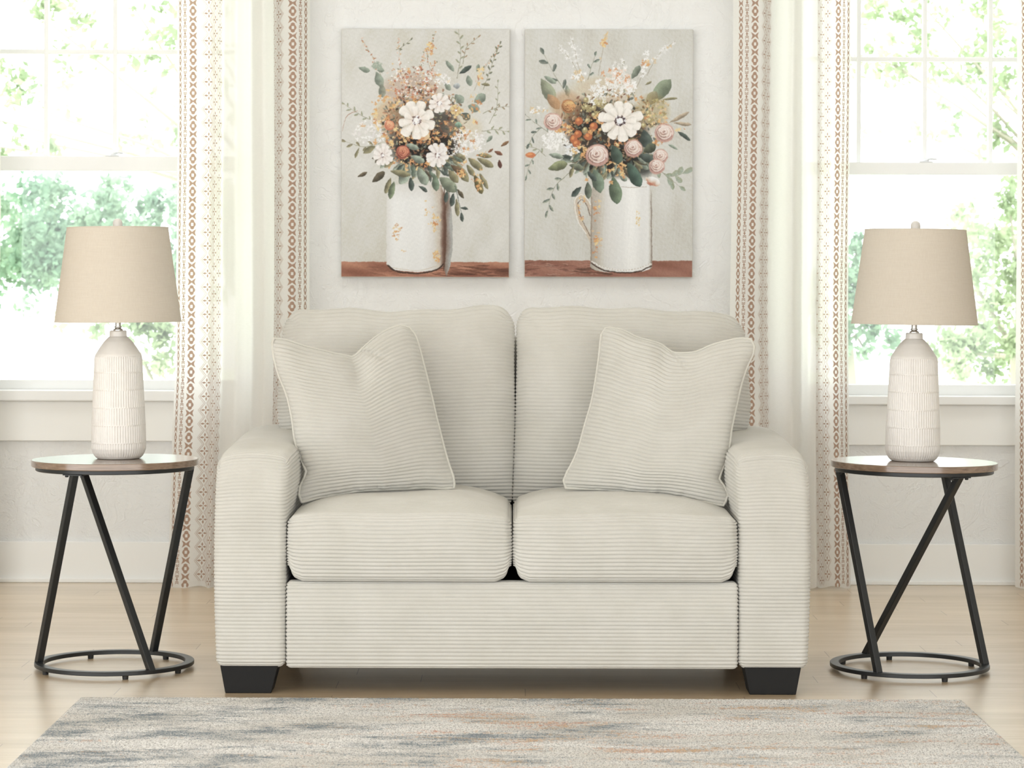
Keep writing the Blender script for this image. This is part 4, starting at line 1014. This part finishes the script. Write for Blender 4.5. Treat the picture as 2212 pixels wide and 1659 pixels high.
    p.scatter(22, *Z2(795, 1250), 5, 16, lambda x, y: p.fleck(x, y, p.r.uniform(1, 2.4), (.78, .56, .32), .8)); p.scatter(16, *Z2(425, 1230), 5, 28, lambda x, y: p.fleck(x, y, 1.8, G(p), .9)); p.scatter(12, *Z2(450, 1130), 10, 8, lambda x, y: p.fleck(x, y, 1.8, G(p), .9))
    # tall sprays
    def dots(pts, n, r, spread, cols):
        p.line(zz(Z2, pts), .6, .4, (.45, .42, .36), .8)
        for (x, y) in resample(zz(Z2, pts), p.r.uniform(.35, 1, n)): p.fleck(x + p.r.normal() * spread, y + p.r.normal() * spread, p.r.uniform(.6, 1.15) * r, cols[p.r.randint(len(cols))], .9)
    dots([(430, 380), (380, 260), (290, 150)], 24, 2.8, 3, [WH, (.75, .74, .72)]); dots([(440, 360), (400, 230), (370, 90)], 34, 2.6, 4.5, [WH, (.74, .73, .71)])
    dots([(540, 330), (560, 200), (590, 60)], 16, 2.2, 2, [G(p), TAN]); dots([(780, 420), (830, 300), (850, 180)], 30, 3, 3.6, [WH, TAN, WH]); dots([(850, 330), (930, 190), (1030, 110)], 26, 3, 3, [WH, (.75, .74, .72), TAN])
    p.leafbranch(zz(Z2, [(350, 470), (270, 350), (190, 200)]), 5, 22, 8, (.36, .38, .35), DSAGE); p.leafbranch(zz(Z2, [(470, 360), (490, 290), (515, 210)]), 4, 16, 5, DSAGE, SAGE)
    p.scatter(16, *Z2(575, 130), 5, 9, lambda x, y: p.fleck(x, y, 2.4, G(p), .9)); p.scatter(18, *Z2(845, 255), 9, 6, lambda x, y: p.fleck(x, y, 2.6, G(p), .9))
    for (x, y, L, w_, an, c) in ((215, 430, 60, 26, 1.05, (.47, .49, .41)), (250, 500, 40, 22, .9, (.58, .46, .34)), (230, 360, 30, 11, .5, SAGE), (780, 310, 34, 14, -1.0, (.40, .43, .38)), (940, 430, 66, 30, -.85, (.42, .46, .38)), (880, 480, 40, 22, -.9, (.48, .46, .36)), (860, 380, 16, 5, -.5, OLIVE), (700, 250, 12, 4, -1, OLIVE), (1000, 480, 34, 6, -.1, OLIVE), (1060, 600, 50, 9, -.5, (.56, .50, .42)), (1080, 640, 40, 8, .1, (.56, .50, .42)), (1090, 720, 34, 9, .6, DSAGE), (1020, 790, 24, 6, .5, SAGE), (340, 430, 24, 10, 1.4, SAGE), (390, 330, 14, 5, 1.6, SAGE)):
        p.leaf(*Z2(x, y), L, w_, an, np.array(c) * 1.05, np.array(c) * .75)
    p.leafbranch(zz(Z2, [(250, 720), (150, 650), (75, 590)]), 5, 14, 4, SAGE, DSAGE); p.leafbranch(zz(Z2, [(160, 680), (120, 720), (95, 770)]), 3, 12, 5, DSAGE, DSAGE); p.leafbranch(zz(Z2, [(200, 850), (140, 800), (75, 790)]), 4, 12, 4, SAGE, OLIVE)
    p.leafbranch(zz(Z2, [(160, 820), (110, 880), (80, 970)]), 5, 14, 4, DSAGE, SAGE); p.blob(*Z2(105, 845), 11, 6, (.62, .34, .18), 1, 1.5); p.blob(*Z2(100, 840), 6, 2.5, (.82, .46, .24), .8, 1.5)
    p.leafbranch(zz(Z2, [(350, 960), (260, 1050), (215, 1200)]), 7, 18, 6, (.48, .50, .44), DSAGE); p.leafbranch(zz(Z2, [(960, 960), (1030, 980), (1080, 960)]), 5, 26, 11, (.46, .48, .40), SAGE); p.leafbranch(zz(Z2, [(900, 900), (980, 980), (1060, 1040)]), 4, 20, 8, (.42, .45, .36), SAGE)
    # masses
    for (cx, cy, rx, ry, c, al) in ((175, 205, 95, 52, (.38, .27, .18), .45), (180, 235, 84, 56, (.09, .075, .06), .8), (130, 190, 40, 40, (.10, .08, .06), .7), (185, 285, 70, 32, (.06, .05, .04), .9), (170, 130, 70, 28, (.62, .52, .40), .45), (90, 165, 34, 30, (.55, .42, .28), .6), (275, 175, 36, 34, (.48, .42, .26), .5), (255, 290, 26, 26, (.10, .11, .10), .75)):
        p.blob(cx, cy, rx, ry, c, al, 14)
    for k in range(520):
        a = p.r.rand() * 6.28; q = math.sqrt(p.r.rand()); x, y = 182 + q * 112 * math.cos(a), 212 + q * 84 * math.sin(a)
        c = [BRG, TAN, SAGE, OLIVE, DSAGE, DARK, (.5, .36, .2), (.55, .48, .3)][p.r.randint(8)]; p.leaf(x, y, p.r.uniform(5, 14), p.r.uniform(3, 6), p.r.rand() * 6.28, c, np.array(c) * .7, .7)
    for (cx, cy, n_, rx, ry, cols) in ((190, 125, 130, 50, 22, [WH, WH, (.74, .73, .70)]), (205, 90, 60, 18, 28, [WH, (.76, .74, .7)]), (155, 150, 50, 26, 12, [WH, (.7, .68, .6)]), (225, 118, 30, 14, 12, [WH, PK]), (115, 100, 40, 18, 14, [WH, TAN]), (65, 240, 110, 30, 20, [WH, WH, (.74, .72, .7)]), (100, 262, 40, 16, 14, [WH, (.72, .74, .78)]), (30, 175, 24, 20, 8, [WH, TAN]), (150, 165, 40, 30, 16, [(.60, .56, .38), (.5, .46, .3)]), (285, 175, 70, 30, 24, [(.58, .54, .34), (.48, .42, .26), TAN]), (195, 100, 40, 34, 16, [PK, (.7, .45, .3)])):
        p.scatter(n_, cx, cy, rx, ry, lambda x, y: p.fleck(x, y, p.r.uniform(1.6, 4.2), cols[p.r.randint(len(cols))], .9))
    for (x, y) in ((460, 490), (465, 535), (510, 540), (510, 585), (470, 620), (545, 520), (455, 680), (870, 620), (830, 650), (860, 570)): p.blob(*Z2(x, y), 5.6, 5.6, (.50, .45, .30), 1, 1.5); p.blob(*Z2(x - 4, y - 5), 2.6, 2.6, (.72, .68, .52), .7, 1.5)
    for (x, y) in ((415, 625), (410, 710), (475, 725), (380, 740), (510, 660), (400, 770)): p.blob(*Z2(x, y), 8.5, 8.5, (.55, .30, .15), 1, 1.5); p.blob(*Z2(x - 6, y - 8), 3.4, 3.4, (.82, .46, .22), .8, 2)
    p.rose(*Z2(345, 530), 15, (.55, .36, .20), (.68, .52, .34))
    for (cx, cy, n_, rx, ry) in ((90, 212, 60, 30, 12), (150, 205, 60, 20, 22), (125, 265, 50, 22, 12), (190, 300, 70, 40, 16), (150, 320, 30, 22, 10), (205, 245, 40, 30, 14), (240, 250, 30, 10, 28), (285, 195, 50, 26, 16), (230, 150, 30, 26, 14), (110, 165, 30, 20, 16), (215, 310, 30, 16, 14), (280, 240, 24, 10, 16), (335, 215, 14, 10, 8), (120, 295, 30, 14, 9)):
        p.scatter(n_, cx, cy, rx, ry, lambda x, y: p.fleck(x, y, p.r.uniform(1, 3.4), G(p), .92))
    for k in range(70):
        a = p.r.uniform(.05, .95) * PI; q = p.r.uniform(.75, 1.12); x, y = 190 + q * 96 * math.cos(a), 268 + q * 44 * math.sin(a)
        c = [SAGE, OLIVE, DSAGE, (.30, .27, .21), (.34, .40, .35)][p.r.randint(5)]; p.leaf(x, y, p.r.uniform(14, 30), p.r.uniform(5, 10), a + p.r.normal() * .35, np.array(c) * 1.05, np.array(c) * .68, .9)
    for (x, y, L, w_, an, c) in ((280, 915, 44, 20, -.3, (.42, .44, .32)), (400, 920, 34, 14, .3, (.36, .38, .32)), (270, 850, 34, 12, .2, SAGE), (370, 950, 28, 9, 1.9, OLIVE), (400, 1080, 30, 12, 2.4, DSAGE), (475, 1070, 38, 16, 1.5, (.34, .37, .32)), (535, 1010, 54, 26, 1.3, (.36, .42, .36)), (650, 1070, 60, 28, 1.4, (.34, .40, .32)), (500, 980, 30, 12, .8, DSAGE), (655, 840, 46, 24, 1.2, (.24, .30, .26)), (770, 970, 60, 26, 1.1, (.24, .32, .28)), (845, 740, 40, 26, 1.4, DSAGE), (850, 860, 40, 18, .4, DSAGE), (870, 800, 30, 20, -.5, (.28, .30, .24)), (540, 900, 22, 12, .4, DSAGE), (700, 990, 20, 12, .6, SAGE)):
        p.leaf(*Z2(x, y), L, w_, an, np.array(c) * 1.08, np.array(c) * .66)
    for (x, y, R) in ((248, 630, 20), (533, 845, 25), (765, 800, 20), (965, 700, 21), (940, 850, 16), (915, 915, 17)): p.rose(*Z2(x, y), R, (.64, .49, .45), (.82, .72, .68))
    p.flower(*Z2(680, 622), 46, 10, (.82, .72, .65), (.90, .86, .80), .25, .95, dark=(.16, .08, .09))
    p.blob(*Z2(675, 626), 5.5, 5.5, (.80, .82, .86), .9, 2)
    for k in range(26):
        a = k / 26 * 6.28; x, y = Z2(675 + 28 * math.cos(a), 626 + 28 * math.sin(a)); p.fleck(x, y, 1.6, (.17, .09, .10), .9)
    p.scatter(22, *Z2(690, 950), 12, 18, lambda x, y: p.fleck(x, y, p.r.uniform(1, 3), G(p), .9)); p.scatter(22, *Z2(610, 920), 20, 8, lambda x, y: p.fleck(x, y, p.r.uniform(1, 3), G(p), .9)); p.scatter(8, *Z2(625, 1020), 5, 4, lambda x, y: p.fleck(x, y, 2, G(p), .9))
    return p
''', 'paint', 'exec'))
def painting(name, p, px0, px1, py0, py1, label):
    Dp = DW - .034; a, b, c, d = pp(px0, py0, Dp), pp(px1, py0, Dp), pp(px0, py1, Dp), pp(px1, py1, Dp)
    x0, x1 = (a.x + c.x) / 2, (b.x + d.x) / 2; z1, z0 = (a.z + b.z) / 2, (c.z + d.z) / 2
    root = empty(name, ((x0 + x1) / 2, Dp, (z0 + z1) / 2), label, 'painting', 'flower paintings above the loveseat')
    m = MB(); m.box(x0, x1, Dp + .0004, DW - .001, z0, z1); m.build('canvas', M['canvas'], root, bevel=.003)
    H, Wd = p.H, p.W; xs_ = np.linspace(x0 + .002, x1 - .002, Wd); zs_ = np.linspace(z1 - .002, z0 + .002, H)
    Xg, Zg = np.meshgrid(xs_, zs_, indexing='ij'); V = np.stack([Xg, np.full_like(Xg, Dp), Zg], -1).reshape(-1, 3)
    me = mesh_np('painted_picture', V, grid_quads(Wd, H, 0, True))
    col = np.ones((Wd, H, 4), dtype=np.float32); srgb = np.clip(p.im, 0, 1).transpose(1, 0, 2)
    col[..., :3] = srgb
    at = me.color_attributes.new('paint', 'FLOAT_COLOR', 'POINT'); at.data.foreach_set('color', col.ravel())
    link('painted_picture', me, M['art'], root)
# colours above are mixed by eye as display values; turn into linear pigment
def lin(p):
    H, Wd = p.H, p.W; Y, X = np.mgrid[0:H, 0:Wd].astype(float); dx = np.zeros((H, Wd)); dy = np.zeros((H, Wd)); n = np.zeros((H, Wd))
    for k in range(26):   # uneven hand-laid paint edges and bristle marks
        f = .08 * 1.13 ** k; a = p.r.rand() * 6.28; ph = p.r.rand(2) * 6.28; q = (X * math.cos(a) + Y * math.sin(a)) * f; q2 = (-X * math.sin(a) + Y * math.cos(a)) * f * .7
        A = .9 / (1 + k * .12); dx += A * np.sin(q + ph[0] + np.sin(q2)); dy += A * np.sin(q + ph[1] + 1.3 * np.sin(q2 + 1)); n += np.sin(q * 3 + 2 * np.sin(q2 * 2.1))
    w = .38; xi = np.clip(X + dx * w, 0, Wd - 1).astype(int); yi = np.clip(Y + dy * w, 0, H - 1).astype(int)
    im = np.clip(p.im[yi, xi] * (1 + .007 * n[..., None] + .02 * (p.r.rand(H, Wd, 1) - .5)), 0, 1); g = np.interp(im, [0, .12, .3, .45, .6, .7, .85, 1], [0, .16, .40, .60, .80, .86, .93, 1]); g = np.where(g < .04045, g / 12.92, ((g + .055) / 1.055) ** 2.4); lum = g.mean(-1, keepdims=True); p.im = np.clip((lum + .80 * (g - lum)) * np.array((.91, .93, .95)), 0, .84); return p
painting('flower_painting', lin(paint_left()), 737, 1101, 62, 599, 'canvas painting of white blooms in a plain white jug, hung left of the other')
painting('flower_painting', lin(paint_right()), 1133, 1497, 63, 599, 'canvas painting of pink roses in a white pitcher with handle, right of the other')

# ------------------------------------------------------------------ outdoors
m = MB(); m.box(-25, 25, DW + .2, 50, -.5, -.45); o = m.build('lawn', M['lawn']); tag(o, kind='structure'); o.name = 'ground'
def leaves(blobs, size, density, rs):
    V = []
    for (px, py, D, r, dn) in blobs:
        c = pp(px, py, D); R = r * D / F; n = int(density * dn * (r / 60.) ** 2 * 190)
        q = rs.normal(size=(n, 3)); q /= np.linalg.norm(q, axis=1, keepdims=True); q *= (rs.rand(n, 1) ** .5) * R * rs.uniform(.6, 1.15, (n, 1)); q[:, 1] *= .8
        ctr = np.array(c) + q
        a = rs.normal(size=(n, 3)); a /= np.linalg.norm(a, axis=1, keepdims=True); b = np.cross(a, rs.normal(size=(n, 3))); b /= np.linalg.norm(b, axis=1, keepdims=True) + 1e-9
        L = size * rs.uniform(.6, 1.3, (n, 1)); nn = np.cross(a, b)
        V.append(np.stack([ctr - a * L * .5, ctr + b * L * .28 + nn * L * .08, ctr + a * L * .5, ctr - b * L * .28 + nn * L * .08], 1).reshape(-1, 3))
    V = np.concatenate(V); return V, np.arange(len(V)).reshape(-1, 4)
def tree(name, label, cat, blobs, size, density, mat, trunk, seed, group='trees outside the windows'):
    rs = np.random.RandomState(seed); base = pp(trunk[0], 600, trunk[1]); bx, by = base.x, base.y
    root = empty(name, (bx, by, -.45), label, cat, group)
    V, Q = leaves(blobs, size, density, rs)
    link('foliage', mesh_np('foliage', V, Q), mat, root, smooth=False)
    m = MB(); tr = trunk[2]; tops = sorted(blobs, key=lambda b: b[1])
    hub = Vector((bx, by, trunk[3]))
    m.tube([(bx, by, -.46), (bx + tr * .4, by, (trunk[3] - .45) / 2), hub], tr, 10, radii=[tr * 1.3, tr, tr * .7])
    for b in blobs[::(9 if len(blobs) > 20 else 2)]:
        c = pp(*b[:3]); mid = (hub + c) / 2 + Vector((rs.uniform(-.1, .1), rs.uniform(-.1, .1), .08))
        m.tube([hub, mid, c], tr * .3, 6, radii=[tr * .26, tr * .16, tr * .06])
    m.build('trunk', M['bark'], root, smooth=True)
T = tree
def spray(seed, x0, x1, y0, y1, n, D, rmin, rmax, dn):
    q = np.random.RandomState(seed); return [(q.uniform(x0, x1), q.uniform(y0, y1), D + q.uniform(-.7, .7), q.uniform(rmin, rmax), dn * q.uniform(.4, 1.3)) for i in range(n)]
T('leafy_tree', 'tree with scattered leaves seen through the upper panes of the left window', 'tree',
  spray(1, -80, 160, -60, 330, 44, 15, 18, 46, .5) + spray(2, 160, 560, -60, 340, 46, 15, 16, 42, .42), .065, .75, M['leaf'], (620, 15.4, .07, 1.6), 3)
T('leafy_tree', 'dense green tree seen through the lower left window, behind the lamp', 'tree',
  spray(3, -60, 250, 400, 640, 34, 18, 26, 62, .9) + spray(4, 220, 560, 420, 660, 30, 18, 30, 64, 1.1) + spray(14, -40, 560, 480, 600, 22, 18.6, 40, 70, 1.1) + [(60, 665, 18, 30, .5)] + spray(23, -60, 420, 385, 520, 26, 19.2, 24, 54, .6), .065, 1.35, M['leaf2'], (430, 18.9, .12, 1.0), 4)
T('garden_shrub', 'green shrub low in the left window, right of the lamp neck', 'shrub',
  [(300, 700, 15, 40, 1.), (350, 720, 15, 44, 1.), (345, 785, 15, 40, .9), (420, 760, 15, 60, 1.), (210, 710, 15, 28, .6), (130, 690, 15, 24, .4)], .06, 1.6, M['leaf'], (370, 15.1, .04, .35), 5, 'shrubs outside the windows')
T('leafy_tree', 'pale tree with sparse leaves seen through the upper panes of the right window', 'tree',
  spray(5, 1850, 2240, -60, 170, 52, 17, 18, 46, .55) + spray(6, 1850, 2230, 150, 340, 24, 17, 14, 38, .4) + spray(7, 2140, 2330, -50, 380, 16, 17, 24, 50, .6),
  .07, .75, M['leaf'], (2400, 17.3, .07, 1.5), 6)
T('leafy_tree', 'green tree behind the left side of the right lamp shade', 'tree',
  [(1855, 530, 16, 34, 1.2), (1862, 590, 16, 40, 1.4), (1850, 650, 16, 40, 1.2), (1880, 700, 16, 44, 1.2), (1870, 760, 16, 30, .7), (1820, 600, 16, 60, 1.2), (1800, 720, 16, 60, 1.1), (1930, 740, 16, 34, .6), (1740, 640, 16, 60, .9)],
  .06, 1.6, M['leaf2'], (1825, 16.2, .08, .8), 8)
T('leafy_tree', 'bushy green tree right of the right lamp shade', 'tree',
  [(2180, 440, 16.5, 44, .9), (2150, 520, 16.5, 50, .7), (2190, 590, 16.5, 50, 1.), (2110, 600, 16.5, 30, .5), (2150, 660, 16.5, 48, .9), (2190, 740, 16.5, 50, 1.), (2110, 740, 16.5, 44, .9), (2070, 760, 16.5, 44, .8), (2140, 800, 16.5, 40, .9), (2060, 500, 16.5, 30, .35), (2260, 620, 16.5, 80, 1.)] + spray(21, 2040, 2240, 400, 830, 40, 17.2, 20, 46, .6) + spray(22, 1990, 2120, 700, 830, 10, 16.8, 20, 36, .7),
  .06, 1.4, M['leaf'], (2200, 16.7, .08, .7), 9)
